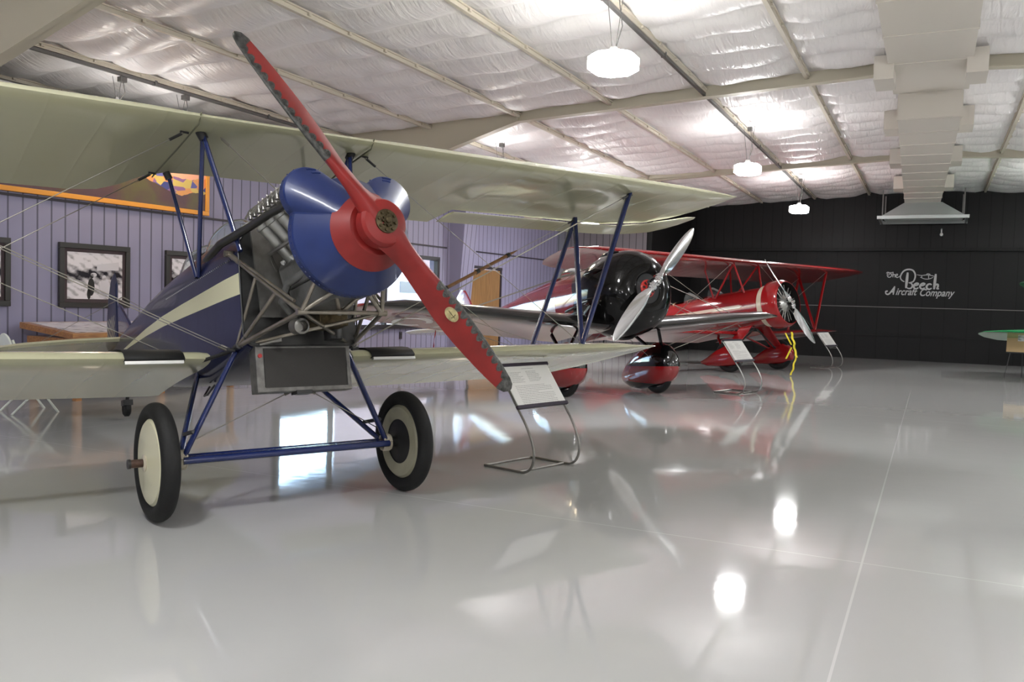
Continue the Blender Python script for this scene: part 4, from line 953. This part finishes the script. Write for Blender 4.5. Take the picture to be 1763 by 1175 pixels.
# propeller -----------------------------------------------------------------
HX = 1.528; PHI = .893; RP = 1.26
pw = [(0, .20), (.08, .20), (.16, .155), (.25, .135), (.40, .150), (.60, .178), (.75, .180), (.95, .158), (1.10, .132), (1.20, .105), (1.24, .075), (1.257, .03), (1.26, .004)]
pth = [(0, .07), (.12, .06), (.3, .038), (.7, .018), (1.26, .006)]
pb = [(0, .0), (.10, .10), (.22, .42), (.4, .55), (.7, .46), (1.26, .30)]
BF = blade_fn(RP, lambda r: interp(pw, r), lambda r: interp(pb, r), 0, lambda r: interp(pth, r))
PR = empty('propeller'); PR.parent = P1
rs = [.0, .05, .09, .13, .17, .21, .26, .32, .4, .5, .6, .7, .8, .9, 1.0, 1.08, 1.14, 1.19, 1.22, 1.24, 1.252, 1.26]
def sheath(Tm):
    mb = MB(); cols = 10; g1, g2 = [], []
    NR = 260
    for i in range(NR+1):
        r = lerp(.46, 1.259, i/NR); c_ = interp(pw, r)
        wd = .014+.038*abs(math.sin(PI*(r-.46)/.056))**.75
        if r > 1.17: wd = max(wd, lerp(.03, .30, (r-1.17)/.05))
        tm = min(1, wd/max(c_, .02))
        g1.append([Tm @ BF(r, tm*k/cols, 1, .0016) for k in range(cols+1)]); g2.append([Tm @ BF(r, tm*k/cols, -1, .0016) for k in range(cols+1)])
    mb.grid(g1); mb.grid(g2); mb.grid([[a[0], b_[0]] for a, b_ in zip(g1, g2)])
    o = mb.build('leading_edge_sheath', 'sheath', PR, 50)
    mb = MB()
    i = 0; r = .488
    while r < 1.20:
        c_ = interp(pw, r)
        for (du, dr_) in ((.032, 0), (.022, -.016), (.022, .016), (.012, 0)):
            q = Tm @ BF(r+dr_, min(.9, du/c_), 1, .002); nx = (Tm.to_3x3() @ Vector((1, -.4, 0))).normalized(); mb.lathe([(0, .0032), (.002, .003)], q, nx, 6)
        r += .056
    o2 = mb.build('rivets', 'darksteel', o, 0); o2['kind'] = 'stuff'
for s_ in (1, -1):
    # blade 1 points to (-y,+z): direction (0,-cos PHI, sin PHI)
    bdir = Vector((0, -math.cos(PHI)*s_, math.sin(PHI)*s_)); xax = Vector((1, 0, 0)); yax = bdir.cross(xax)
    Tm = Matrix((xax, yax, bdir)).transposed().to_4x4(); Tm.translation = (HX, 0, HZ)
    mb = MB(); blade_mesh(mb, BF, rs, 12, Tm); mb.build('blade', 'propred', PR, 60)
    sheath(Tm)
    if s_ == -1:
        c0 = Tm @ BF(.66, .45, 1, .003); nx = (Tm.to_3x3() @ Vector((math.cos(interp(pb, .66)), math.sin(interp(pb, .66))*1, 0))).normalized()
        n_ = 28; ua = (Tm.to_3x3() @ Vector((0, 0, 1))); va = nx.cross(ua); a0, b0 = .050, .034
        mb = MB(); mb.add([c0+nx*.004+ua*a0*math.cos(2*PI*k/n_)+va*b0*math.sin(2*PI*k/n_) for k in range(n_)]+[c0-nx*.003+ua*a0*math.cos(2*PI*k/n_)+va*b0*math.sin(2*PI*k/n_) for k in range(n_)], [tuple(range(n_))]+[(k, (k+1) % n_, (k+1) % n_+n_, k+n_) for k in range(n_)])
        dc = mb.build('oval_decal', mat('decal_tan', (.42, .36, .18), .4, mottle=.35, mscale=40), PR, 0)
        mb = MB(); mb.tube([c0+nx*.0045+ua*.028, c0+nx*.0045-ua*.030], .0022, 5); mb.tube([c0+nx*.0045+ua*.015-va*.016, c0+nx*.0045+ua*.018, c0+nx*.0045+ua*.015+va*.018], .002, 5); mb.build('decal_emblem', 'brass', dc)
MB().lathe([(-.06, .13), (-.05, .14), (.02, .142), (.042, .128), (.050, .105), (.051, .0)], (HX, 0, HZ), (1, 0, 0), 48, (True, False)).build('hub_boss', 'propred', PR, 30)
hp = MB().lathe([(0, .070), (.008, .070), (.010, .066), (.010, .0)], (HX+.05, 0, HZ), (1, 0, 0), 40, (True, False)).build('hub_plate', 'brass', PR, 30)
for i in range(8):
    t = 2*PI*i/8+.2; MB().lathe([(0, .009), (.010, .009), (.011, 0)], (HX+.06, math.sin(t)*.054, HZ+math.cos(t)*.054), (1, 0, 0), 6, (False, False)).build('hub_bolt', 'brass', hp, 20)
mb = MB()
for i in range(8):
    t = 2*PI*i/8; mb.box((HX+.066, math.sin(t)*.030, HZ+math.cos(t)*.030), (.014, .012, .012), Matrix.Rotation(-t, 3, 'X'))
mb.lathe([(0, .028), (.014, .028), (.014, .018), (.024, .018), (.028, .012), (.028, 0)], (HX+.06, 0, HZ), (1, 0, 0), 24, (False, False)); mb.build('hub_nut', 'brass', hp, 30)
# ================================================================== AIRCRAFT 2: red and black low wing racer
X2 = dict(ax=1.624, ay=13.655, r=.35, yaw=.556, th=.173)
P2 = empty('racing_monoplane', M=air_matrix(**X2), label='red and black low wing racing monoplane with round black cowl and polished propeller', cat='airplane')
ZC = 1.20
def ell_ring(x, w, hu, hd, z, n=36, p=2.0):
    out = []
    for k in range(n):
        t = 2*PI*k/n; c_, s_ = math.cos(t), math.sin(t)
        out.append((x, w*math.copysign(abs(c_)**(2/p), c_), z+(hu if s_ > 0 else hd)*math.copysign(abs(s_)**(2/p), s_)))
    return out
# cowl
prof = [(.90, .225), (.97, .225), (1.0, .232), (1.01, .26), (1.005, .32), (.98, .42), (.93, .51), (.85, .585), (.72, .645), (.54, .675), (.32, .68), (.12, .645), (.11, .58)]
MB().lathe(prof, (0, 0, ZC), (1, 0, 0), 64, (False, False)).build('engine_cowl', 'black', P2, 40)
mb = MB(); mb.lathe([(.985, .229), (.96, .0)], (0, 0, ZC), (1, 0, 0), 32, (False, False)); mb.build('cowl_interior', 'annulus', P2)
mb = MB(); mb.lathe([(.95, .135), (.985, .135), (1.0, .115), (1.005, .0)], (0, 0, ZC), (1, 0, 0), 36, (True, False)); eh = mb.build('engine_shell', 'redin', P2, 30)
mb = MB()
for i in range(9): t = 2*PI*i/9; mb.box((.993, math.sin(t)*.085, ZC+math.cos(t)*.095), (.03, .026, .045), Matrix.Rotation(-t, 3, 'X'))
mb.build('cooling_slot', 'blackm', eh, 0)
for i in range(18): pass
# bumps round the cowl and helmets
for i in range(9):
    t = 2*PI*(i+.5)/9; c_ = Vector((.40, math.sin(t)*.665, ZC+math.cos(t)*.665))
    mb = MB(); mb.loft([[c_+Vector((x, 0, 0))+Vector((0, math.cos(t), -math.sin(t)))*math.cos(a)*.06*w_+Vector((0, math.sin(t), math.cos(t)))*math.sin(a)*.055*w_ for a in [2*PI*k/10 for k in range(10)]] for x, w_ in ((-.25, .1), (-.12, .8), (0, 1), (.12, .9), (.24, .1))]); mb.build('cylinder_blister', 'black', P2, 50)
# fuselage
FS2 = [(.30, .53, .56, .54, ZC-.0), (-.1, .50, .56, .52, ZC), (-.6, .44, .54, .50, ZC+.0), (-1.2, .38, .50, .46, ZC+.02), (-2.0, .30, .42, .40, ZC+.06), (-3.0, .20, .28, .30, ZC+.10), (-4.0, .10, .16, .20, ZC+.12), (-4.9, .03, .06, .10, ZC+.12)]
m = bpy.data.materials.new('racer_fuselage_red_black_white'); m.use_nodes = True; N, L = nodes(m); b = N['Principled BSDF']; tc, s = coords(N, L)
blk = math_n(N, L, 'GREATER_THAN', math_n(N, L, 'ADD', s[0], math_n(N, L, 'MULTIPLY', math_n(N, L, 'ABSOLUTE', math_n(N, L, 'SUBTRACT', s[2], 1.2)), .5)), -.25)
scl = math_n(N, L, 'MULTIPLY', math_n(N, L, 'LESS_THAN', math_n(N, L, 'ABSOLUTE', math_n(N, L, 'SUBTRACT', s[2], math_n(N, L, 'ADD', 1.22, math_n(N, L, 'MULTIPLY', s[0], -.02)))), .13), math_n(N, L, 'LESS_THAN', s[0], -.9))
wv = N.new('ShaderNodeTexWave'); wv.inputs['Scale'].default_value = 1.5; wv.inputs['Distortion'].default_value = 2; L.new(tc.outputs['Object'], wv.inputs['Vector'])
c1 = mixcol(N, L, scl, (.27, .007, .009), (.72, .70, .74))
low = math_n(N, L, 'MULTIPLY', math_n(N, L, 'LESS_THAN', s[2], 1.08), math_n(N, L, 'GREATER_THAN', s[0], -1.9))
c1 = mixcol(N, L, low, c1, (.26, .007, .009))
L.new(mixcol(N, L, blk, c1, (.003, .003, .003)), b.inputs['Base Color']); b.inputs['Roughness'].default_value = .14; b.inputs['Coat Weight'].default_value = .9
MB().loft([ell_ring(x, w, hu, hd, z, 40, 2.15) for x, w, hu, hd, z in FS2]).build('fuselage', m, P2, 40)
# headrest fairing and cockpit
mb = MB(); mb.loft([ell_ring(x, w, h_, .1, z, 24) for x, w, h_, z in ((-1.25, .17, .16, ZC+.40), (-1.5, .17, .16, ZC+.39), (-2.3, .11, .10, ZC+.38), (-3.4, .03, .03, ZC+.30))]); mb.build('headrest', 'red', P2, 40)
MB().lathe([(0, .155), (.01, .15), (.01, 0)], (-1.26, 0, ZC+.42), (1, 0, 0), 24, (False, False), 1, .9).build('cockpit_opening', 'blackm', P2)
mb = MB(); mb.loft([ell_ring(x, w, h_, .02, ZC+.48, 24) for x, w, h_ in ((-.45, .08, .03), (-.7, .20, .15), (-.85, .22, .19), (-.95, .22, .19))], (False, False)); mb.build('windshield', 'plexi', P2, 40)
mb = MB(); mb.tube([(x, y, z) for x, y, z in ell_ring(-.95, .22, .19, .02, ZC+.48, 24)[:13]], .008, 6); mb.tube([(-.45, 0, ZC+.52), (-.7, 0, ZC+.635), (-.95, 0, ZC+.675)], .008, 6); mb.build('windshield_frame', 'brass', P2)
# exhaust stubs
for s_ in (-1, 1):
    for k_ in range(3):
        z0_ = ZC-.30+.10*k_; MB().tube([(.22, s_*.52, z0_), (-.15, s_*.56, z0_-.03), (-.42, s_*.53, z0_-.06)], .028, 10).build('exhaust_stub', 'black' if k_ != 1 else 'blackpipe', P2)
# wings
def zr(y): return .66+.075*abs(y)
for s_, tip in ((-1, 4.35), (1, 3.75)):
    st = [(.30, .58, -1.15), (tip*.62, .55, -.98), (tip*.85, .48, -.80), (tip*.95, .33, -.60), (tip*.985, .15, -.42), (tip, -.05, -.25)]
    st = [(s_*y, a, c_, zr(y), .13 if y < 1 else .115 if y < tip*.9 else .07, .03) for y, a, c_ in st]
    wing(MB(), st).build('wing', 'racerwing', P2, 35)
    # spats
    cx, cz = -.05, .10; Y = s_*.93
    mb = MB(); mb.loft([ell_ring(x, w, hu, hd, z, 28, 2.2) for x, w, hu, hd, z in ((.47, .03, .05, .05, .08), (.43, .11, .18, .16, .09), (.32, .175, .31, .27, .10), (.10, .205, .38, .33, .11), (-.15, .20, .36, .33, .09), (-.42, .17, .32, .31, .06), (-.68, .11, .23, .23, .03), (-.86, .05, .11, .11, .0), (-.93, .01, .02, .02, -.01))])
    mb.v = [(x, y+Y, z) for x, y, z in mb.v]
    mm = bpy.data.materials.get('spat_red_black_sweep')
    if not mm:
        mm = bpy.data.materials.new('spat_red_black_sweep'); mm.use_nodes = True; N, L = nodes(mm); b = N['Principled BSDF']; tc, s = coords(N, L)
        d1 = math_n(N, L, 'SUBTRACT', s[2], math_n(N, L, 'MULTIPLY', s[0], -.10))
        bb = math_n(N, L, 'MULTIPLY', math_n(N, L, 'GREATER_THAN', d1, .10), math_n(N, L, 'LESS_THAN', d1, math_n(N, L, 'ADD', .19, math_n(N, L, 'MULTIPLY', math_n(N, L, 'ADD', s[0], .25), .9, True))))
        bot = math_n(N, L, 'LESS_THAN', s[2], math_n(N, L, 'ADD', -.19, math_n(N, L, 'MULTIPLY', s[0], -.15)))
        L.new(mixcol(N, L, math_n(N, L, 'MAXIMUM', bb, bot), (.26, .007, .009), (.003, .003, .003)), b.inputs['Base Color']); b.inputs['Roughness'].default_value = .12; b.inputs['Coat Weight'].default_value = 1
    mb.build('wheel_spat', mm, P2, 40)
    tq = MB(); tq.lathe([(.055*math.cos(a), .29+.055*math.sin(a)) for a in [2*PI*k/14 for k in range(15)]], (0, Y, -.005), (0, 1, 0), 32, (False, False)); tq.build('tyre', 'rubber', P2)
    for a_, b_ in (((.15, Y, .40), (.25, s_*.80, .69)), ((-.1, Y, .38), (-.42, s_*.85, .67))): MB().strut(a_, b_, .07, .035).build('spat_strut', 'black', P2)
    yw = s_*2.75
    for xx in (.18, -.45):
        wire(P2, (xx, Y+s_*.0, .30), (xx, yw, zr(yw)-.04), .006); wire(P2, (xx, s_*.30, ZC+.50), (xx, yw, zr(yw)+.06), .006)
    wire(P2, (.05, Y, .10), (.05, s_*.25, .62), .004)
# wing letters on the right underside/top
for (y0, y1, kind_) in ((-3.55, -3.05, 0), (-2.85, -2.5, 1)):
    mb = MB()
    if kind_ == 0:
        out_ = [(.5*math.cos(a)*.5, .5*math.sin(a)*.5) for a in [2*PI*k/24 for k in range(24)]]
        pts = [( -.35+.26*math.sin(a), (y0+y1)/2+.25*math.cos(a)) for a in [PI*1.75*k/24 for k in range(25)]]
    else: pts = [(-.62, y0), (-.1, y1)]
    q = [Vector((x, y, zr(y)-.045-.03*((.55-x)/1.5)*1.5)) for x, y in pts]
    g_ = []
    for i, p_ in enumerate(q):
        d_ = (q[min(i+1, len(q)-1)]-q[max(i-1, 0)]).normalized(); nn = Vector((-d_.y, d_.x, 0))*.05
        g_.append([p_+nn, p_-nn])
    mb.grid(g_); mb.build('race_marking', 'whitegloss', P2, 0, solid=.004)
# tail
def plate2(P_, name, outline, m_, fn, th=.04):
    n_ = len(outline); cx_ = sum(p[0] for p in outline)/n_; cy_ = sum(p[1] for p in outline)/n_
    inner = [(lerp(x, cx_, .10), lerp(y, cy_, .10)) for x, y in outline]
    mb = MB(); mb.loft([[fn(x, y, -th/2) for x, y in inner], [fn(x, y, 0) for x, y in outline], [fn(x, y, th/2) for x, y in inner]]); return mb.build(name, m_, P_, 30)
m = bpy.data.materials.new('red_rudder_with_white_rays'); m.use_nodes = True; N, L = nodes(m); b = N['Principled BSDF']; tc, s = coords(N, L)
w_ = math_n(N, L, 'MULTIPLY', math_n(N, L, 'GREATER_THAN', math_n(N, L, 'SINE', math_n(N, L, 'MULTIPLY', math_n(N, L, 'ADD', s[2], math_n(N, L, 'MULTIPLY', s[0], -.4)), 42)), -.1), math_n(N, L, 'LESS_THAN', s[0], -4.72))
L.new(mixcol(N, L, w_, (.30, .015, .02), (.75, .73, .75)), b.inputs['Base Color']); b.inputs['Roughness'].default_value = .2
plate2(P2, 'tail_fin', [(-4.25, 1.40), (-4.45, 1.85), (-4.65, 2.12), (-4.85, 2.18), (-5.05, 2.05), (-5.15, 1.75), (-5.15, 1.45), (-5.0, 1.15), (-4.7, 1.15)], m, lambda x, y, t: (x, t, y))
for s_ in (-1, 1):
    plate2(P2, 'stabiliser', [(-4.15, s_*.06), (-4.35, s_*1.05), (-4.5, s_*1.30), (-4.75, s_*1.38), (-5.0, s_*1.20), (-5.1, s_*.6), (-5.0, s_*.06)], 'whitegloss', lambda x, y, t: (x, y, 1.26+t), .05)
# warning ribbon on the right stabiliser
mb = MB(); mb.grid([[(-4.3+.02*math.sin(i), -.92-.03*i*.3, 1.25-.045*i), (-4.33, -.92-.03*i*.3, 1.25-.045*i)] for i in range(9)]); mb.build('warning_ribbon', 'red', P2, 0, solid=.003)
MB().tube([(-4.6, 0, 1.2), (-4.75, 0, .95), (-4.7, 0, .80)], .03).build('tail_skid', 'black', P2)
# propeller
def metal_prop(P_, hx, hz, R, phi, wmax, tw=1.0):
    pr = empty('propeller'); pr.parent = P_
    pw2 = [(0, .07), (.16, .075), (.24, .12), (.38, wmax*.9), (.60, wmax), (.85, wmax*.95), (1.05, wmax*.75), (1.17, wmax*.5), (1.23, wmax*.25), (1.25, .01)]
    pw2 = [(r*R/1.25, w) for r, w in pw2]
    th2 = [(0, .07), (.16*R/1.25, .07), (.3*R/1.25, .035), (R, .005)]
    pb2 = [(0, .6), (.25, .5), (.6, .34), (R, .2)]
    bf = blade_fn(R, lambda r: interp(pw2, r), lambda r: interp(pb2, r)*tw, 0, lambda r: interp(th2, r))
    rs_ = [.10, .14, .18, .22, .27, .33, .4, .5, .6, .7, .8, .9, 1.0, 1.08, 1.14, 1.19, 1.22, 1.24, 1.25]
    rs_ = [r*R/1.25 for r in rs_]
    for s_ in (1, -1):
        bd = Vector((0, -math.cos(phi)*s_, math.sin(phi)*s_)); yy = bd.cross(Vector((1, 0, 0)))
        T_m = Matrix((Vector((1, 0, 0)), yy, bd)).transposed().to_4x4(); T_m.translation = (hx, 0, hz)
        mb = MB(); blade_mesh(mb, bf, rs_, 10, T_m); mb.build('blade', 'polish', pr, 60)
        mb = MB(); a_ = Vector((hx, 0, hz)); mb.lathe([(.0, .055), (.08, .06), (.085, .075), (.11, .075), (.115, .06), (.15, .055), (.16, .045)], a_, bd, 20, (True, True)); mb.build('blade_clamp', 'polish', pr, 30)
    mb = MB(); mb.lathe([(-.12, .06), (-.02, .07), (.05, .06), (.07, .04), (.10, .035), (.11, .0)], (hx, 0, hz), (1, 0, 0), 20, (True, False))
    for k in range(6): t = 2*PI*k/6; mb.lathe([(0, .012), (.02, .012)], (hx+.05, .045*math.sin(t), hz+.045*math.cos(t)), (1, 0, 0), 6)
    mb.build('hub', 'polish', pr, 30)
    return pr
metal_prop(P2, 1.16, 1.262, 1.25, PI-.79, .215, .35)

# ================================================================== AIRCRAFT 3: red biplane with radial engine
X3 = dict(ax=5.614, ay=19.82, r=.37, yaw=.712, th=.182)
P3 = empty('biplane', M=air_matrix(**X3), label='red biplane with ringed radial engine parked before the black wall', cat='biplane')
Z3 = 1.06
FS3 = [(.62, .44, .44, .44, Z3), (.30, .43, .45, .44, Z3), (-.2, .41, .46, .44, Z3+.01), (-.8, .40, .46, .42, Z3+.03), (-1.6, .36, .40, .38, Z3+.08), (-2.6, .28, .30, .30, Z3+.16), (-3.8, .16, .17, .18, Z3+.26), (-4.9, .04, .07, .08, Z3+.33)]
m = bpy.data.materials.new('red_fuselage_with_cream_arrow'); m.use_nodes = True; N, L = nodes(m); b = N['Principled BSDF']; tc, s = coords(N, L)
cz_ = math_n(N, L, 'ADD', math_n(N, L, 'MULTIPLY', s[0], -.03), 1.13)
hw_ = math_n(N, L, 'MINIMUM', .035, math_n(N, L, 'MULTIPLY', math_n(N, L, 'SUBTRACT', .10, s[0]), .35))
ar = math_n(N, L, 'LESS_THAN', math_n(N, L, 'ABSOLUTE', math_n(N, L, 'SUBTRACT', s[2], cz_)), hw_)
ar = math_n(N, L, 'MULTIPLY', ar, math_n(N, L, 'GREATER_THAN', s[0], -2.6))
L.new(mixcol(N, L, ar, (.27, .009, .010), (.66, .52, .40)), b.inputs['Base Color']); b.inputs['Roughness'].default_value = .18; b.inputs['Coat Weight'].default_value = .7
MB().loft([ell_ring(x, w, hu, hd, z, 40, 2.3) for x, w, hu, hd, z in FS3]).build('fuselage', m, P3, 40)
MB().lathe([(.48, .455), (.50, .475), (.60, .48), (.62, .46)], (0, 0, Z3), (1, 0, 0), 48, (False, False)).build('nose_ring', 'creamstrip', P3, 30)
MB().lathe([(.62, .49), (.66, .535), (.80, .545), (.96, .525), (1.02, .48), (1.02, .468)], (0, 0, Z3), (1, 0, 0), 56, (False, False)).build('cowl_ring', 'red', P3, 40)
MB().lathe([(1.018, .466), (.95, .50), (.80, .52), (.66, .51), (.63, .45)], (0, 0, Z3), (1, 0, 0), 56, (False, False)).build('cowl_liner', 'blackm', P3, 40)
MB().lathe([(.615, .43), (.63, .0)], (0, 0, Z3), (1, 0, 0), 32, (False, False)).build('engine_backplate', 'blackm', P3)
MB().lathe([(.62, .20), (.80, .235), (.92, .20), (1.0, .09), (1.02, 0)], (0, 0, Z3), (1, 0, 0), 24, (True, False)).build('crankcase', 'alu', P3, 30)
for i in range(9):
    t = 2*PI*i/9; d_ = Vector((0, math.sin(t), math.cos(t))); mb = MB(); pr_ = []
    for k in range(10): pr_ += [(.15+k*.028, .055), (.155+k*.028, .072), (.165+k*.028, .072), (.17+k*.028, .055)]
    mb.lathe(pr_+[(.43, .05)], (.80, 0, Z3), d_, 16); mb.build('cylinder', 'darksteel', P3, 20)
    mb = MB(); mb.tube([Vector((.93, 0, Z3))+d_*.16+Vector((0, d_.z, -d_.y))*.03, Vector((.92, 0, Z3))+d_*.42+Vector((0, d_.z, -d_.y))*.05], .012, 6); mb.tube([Vector((.93, 0, Z3))+d_*.16-Vector((0, d_.z, -d_.y))*.03, Vector((.92, 0, Z3))+d_*.42-Vector((0, d_.z, -d_.y))*.05], .012, 6); mb.build('push_rod', 'steel', P3)
ZU3 = 2.13
half = [(0, .28, -1.38), (1.0, .28, -1.38), (4.0, .28, -1.38), (4.6, .28, -1.30), (4.95, .27, -1.12), (5.15, .24, -.85), (5.28, .18, -.5), (5.34, .05, -.2)]
wing(MB(), [(y*(1.0 if y > 0 else 1.09),)+tuple(r_) for y, *r_ in sym([(y, a, c_, ZU3+.0, .085 if y < 4.8 else .05, .035) for y, a, c_ in half])]).build('upper_wing', 'redwing', P3, 35)
def z3(y): return .49+.02*abs(y)
for s_ in (-1, 1):
    hl = [(.35, -.02, -1.30), (3.3, -.02, -1.30), (3.7, -.03, -1.15), (3.95, -.06, -.85), (4.08, -.15, -.5)]
    wing(MB(), [(s_*y, a, c_, z3(y), .09 if y < 3.6 else .05, .035) for y, a, c_ in hl]).build('lower_wing', 'redwing', P3, 35)
    xf, xr, yt, yb = .05, -.75, 3.6, 3.1
    for a_, b_ in (((xf, s_*yt, ZU3), (-.2, s_*yb, z3(yb)+.05)), ((xr, s_*yt, ZU3-.03), (-1.0, s_*yb, z3(yb)+.05)), ((xr, s_*yt, ZU3-.03), (-.2, s_*yb, z3(yb)+.05))): MB().strut(a_, b_, .075, .035).build('interplane_strut', 'red', P3)
    for a_, b_ in (((xf, s_*.50, ZU3), (.15, s_*.36, 1.42)), ((xf, s_*.50, ZU3), (-.65, s_*.36, 1.42)), ((xr, s_*.50, ZU3-.03), (-.70, s_*.36, 1.42))): MB().strut(a_, b_, .05, .03).build('cabane_strut', 'red', P3)
    wire(P3, (.0, s_*.42, .65), (xf, s_*yt, ZU3-.03), .006); wire(P3, (-.8, s_*.40, .65), (xr, s_*yt, ZU3-.05), .006); wire(P3, (xf, s_*.6, ZU3-.03), (-.2, s_*yb, z3(yb)+.05), .006)
    # legs, pants
    Y = s_*.98
    mb = MB(); mb.loft([[(.25, s_*.30, .66), (-.10, s_*.30, .66), (-.10, s_*.34, .66), (.25, s_*.34, .66)], [(.14, Y-s_*.03, .12), (-.12, Y-s_*.03, .12), (-.12, Y+s_*.03, .12), (.14, Y+s_*.03, .12)]]); mb.build('gear_leg', 'red', P3, 30, bevel=.01)
    MB().strut((-.75, s_*.36, .66), (-.15, Y, .12), .06, .035).build('gear_strut', 'red', P3); MB().strut((.1, s_*.05, .60), (.0, Y-s_*.05, .10), .045, .03).build('gear_strut', 'blackm', P3)
    mb = MB(); mb.loft([ell_ring(x, w, hu, hd, z, 24, 2.2) for x, w, hu, hd, z in ((.40, .02, .05, .05, -.02), (.35, .10, .17, .15, -.02), (.20, .14, .27, .20, -.02), (.0, .15, .29, .20, -.03), (-.30, .12, .22, .17, -.04), (-.62, .05, .09, .10, -.06), (-.80, .01, .02, .02, -.06))])
    mb.v = [(x, y+Y, z) for x, y, z in mb.v]; mb.build('wheel_pant', 'red', P3, 40)
    tq = MB(); tq.lathe([(.065*math.cos(a), .295+.065*math.sin(a)) for a in [2*PI*k/14 for k in range(15)]], (0, Y, -.005), (0, 1, 0), 32, (False, False)); tq.build('tyre', 'rubber', P3)
    plate2(P3, 'stabiliser', [(-4.1, s_*.06), (-4.4, s_*.9), (-4.7, s_*1.35), (-5.0, s_*1.4), (-5.15, s_*1.0), (-5.1, s_*.08)], 'redwing', lambda x, y, t: (x, y, 1.40+t))
plate2(P3, 'tail_fin', [(-4.0, 1.50), (-4.6, 1.9), (-4.85, 2.1), (-5.1, 2.05), (-5.3, 1.8), (-5.3, 1.45), (-5.1, 1.2), (-4.7, 1.3)], 'red', lambda x, y, t: (x, t, y))
mb = MB(); mb.lathe([(-.03, .06), (.03, .06)], (-4.75, 0, .62), (0, 1, 0), 18); mb.tube([(-4.6, 0, 1.2), (-4.75, 0, .65)], .02); mb.build('tail_wheel', 'rubber', P3)
for cx in (-.95, -1.65):
    mb = MB(); mb.loft([ell_ring(x, w, h_, .02, Z3+.42, 24) for x, w, h_ in ((cx+.35, .05, .02), (cx+.12, .22, .20), (cx, .25, .27))], (False, False)); mb.build('windshield', 'plexi', P3, 40)
    mb = MB(); mb.tube([(cx-.22+.24*math.cos(a), .24*math.sin(a), Z3+.47-.12*math.sin(a)**2) for a in [2*PI*k/20 for k in range(21)]], .025, 8); mb.build('cockpit_coaming', 'tan', P3)
    MB().lathe([(0, .22), (.004, 0)], (cx-.22, 0, Z3+.46), (0, 0, 1), 20, (False, False)).build('cockpit_opening', 'blackm', P3)
metal_prop(P3, 1.07, Z3, 1.24, .844, .19, 1.4)
# yellow ribbon hung from the lower wing
rb = empty('warning_ribbon', loc=(6.10, 18.62, 0), label='yellow ribbon hanging from the red biplane nose down to the floor', cat='ribbon')
mb = MB()
def rib_(pts, w=.02):
    mb.grid([[(x-w, y, z), (x+w, y+.01, z)] for x, y, z in pts])
rib_([(-.05+.012*i+.012*math.sin(i*1.7), .02*math.sin(i), .96-.05*i) for i in range(12)], .024)
rib_([(.08-.01*i+.012*math.sin(i*1.3), .03+.01*math.sin(i), .42-.045*i) for i in range(10)], .020)
rib_([(-.03-.022*i, .02, .62-.05*i) for i in range(6)]); rib_([(-.17+.028*i, .04, .93-.05*i) for i in range(6)], .018)
mb.build('ribbon', 'yellow', rb, 0, solid=.003)
# ================================================================== AIRCRAFT 4: green biplane, only its wing tips in view
GP = floor_g = None
# green biplane at the right: its right wing tips enter the picture
X4 = dict(ax=14.65, ay=17.9, r=.37, yaw=-.50, th=.15)
P4 = empty('biplane', M=air_matrix(**X4), label='green biplane of which only the wing tips show at the right edge', cat='biplane')
for nm, z_, sp, dx in (('upper_wing', 1.95, 3.55, -.2), ('lower_wing', .62, 4.35, .6)):
    half = [(0, dx+.2, dx-1.2), (sp-.9, dx+.2, dx-1.2), (sp-.4, dx+.15, dx-1.1), (sp-.12, dx, dx-.8), (sp, dx-.3, dx-.5)]
    wing(MB(), sym([(y, a, c_, z_+.0, .085 if y < sp-.6 else .05, .035) for y, a, c_ in half])).build(nm, 'greenwing', P4, 35)
MB().loft([ell_ring(x, w, h_, h_, z, 30, 2.3) for x, w, h_, z in ((1.1, .25, .28, 1.05), (.6, .42, .46, 1.05), (-.8, .40, .46, 1.08), (-3, .22, .25, 1.2), (-4.9, .04, .07, 1.4))]).build('fuselage', 'green', P4, 40)
for s_ in (-1, 1):
    for a_, b_ in (((-.3, s_*2.8, 1.95), (.3, s_*2.9, .65)), ((-1.0, s_*2.8, 1.93), (-.4, s_*2.9, .63))): MB().strut(a_, b_, .07, .035).build('interplane_strut', 'green', P4)
    MB().strut((.1, s_*.35, .66), (0, s_*.85, .02), .06, .04).build('gear_leg', 'green', P4)
    wheel(P4, s_*.95, .37, .11, .22, 'disc', 'discin', s_, inner=False)
    for x_ in (0, -.7): MB().strut((x_-.2, s_*.5, 1.95), (x_-.1, s_*.38, 1.4), .05, .03).build('cabane_strut', 'green', P4)
    plate2(P4, 'stabiliser', [(-4.1, s_*.06), (-4.5, s_*1.2), (-5.0, s_*1.3), (-5.1, s_*.08)], 'greenwing', lambda x, y, t: (x, y, 1.42+t))
plate2(P4, 'tail_fin', [(-4.0, 1.50), (-4.85, 2.1), (-5.3, 1.8), (-5.1, 1.2), (-4.7, 1.3)], 'green', lambda x, y, t: (x, t, y))
MB().tube([(-4.7, 0, 1.25), (-4.8, 0, .62)], .03).build('tail_skid', 'darksteel', P4)
metal_prop(P4, 1.2, 1.05, 1.2, .9, .17)
# keep the tree at three levels
bpy.context.view_layer.update()
def depth(o): return 0 if o.parent is None else 1+depth(o.parent)
for o in list(bpy.data.objects):
    while depth(o) > 2:
        p_ = o.parent.parent; mw = o.matrix_local.copy(); pm = o.parent.matrix_local.copy(); o.parent = p_; o.matrix_local = pm @ mw

GR_ = {'hanging_lamp': 'high-bay lamps hung from the ceiling', 'placard_stand': 'placard stands in front of the aircraft', 'framed_photograph': 'framed photographs on the blue wall', 'biplane': 'biplanes parked in the hall', 'electrical_conduit': 'strut channels under the ceiling'}
for o in bpy.data.objects:
    k_ = o.name.split('.')[0]
    if o.parent is None and k_ in GR_: o['group'] = GR_[k_]
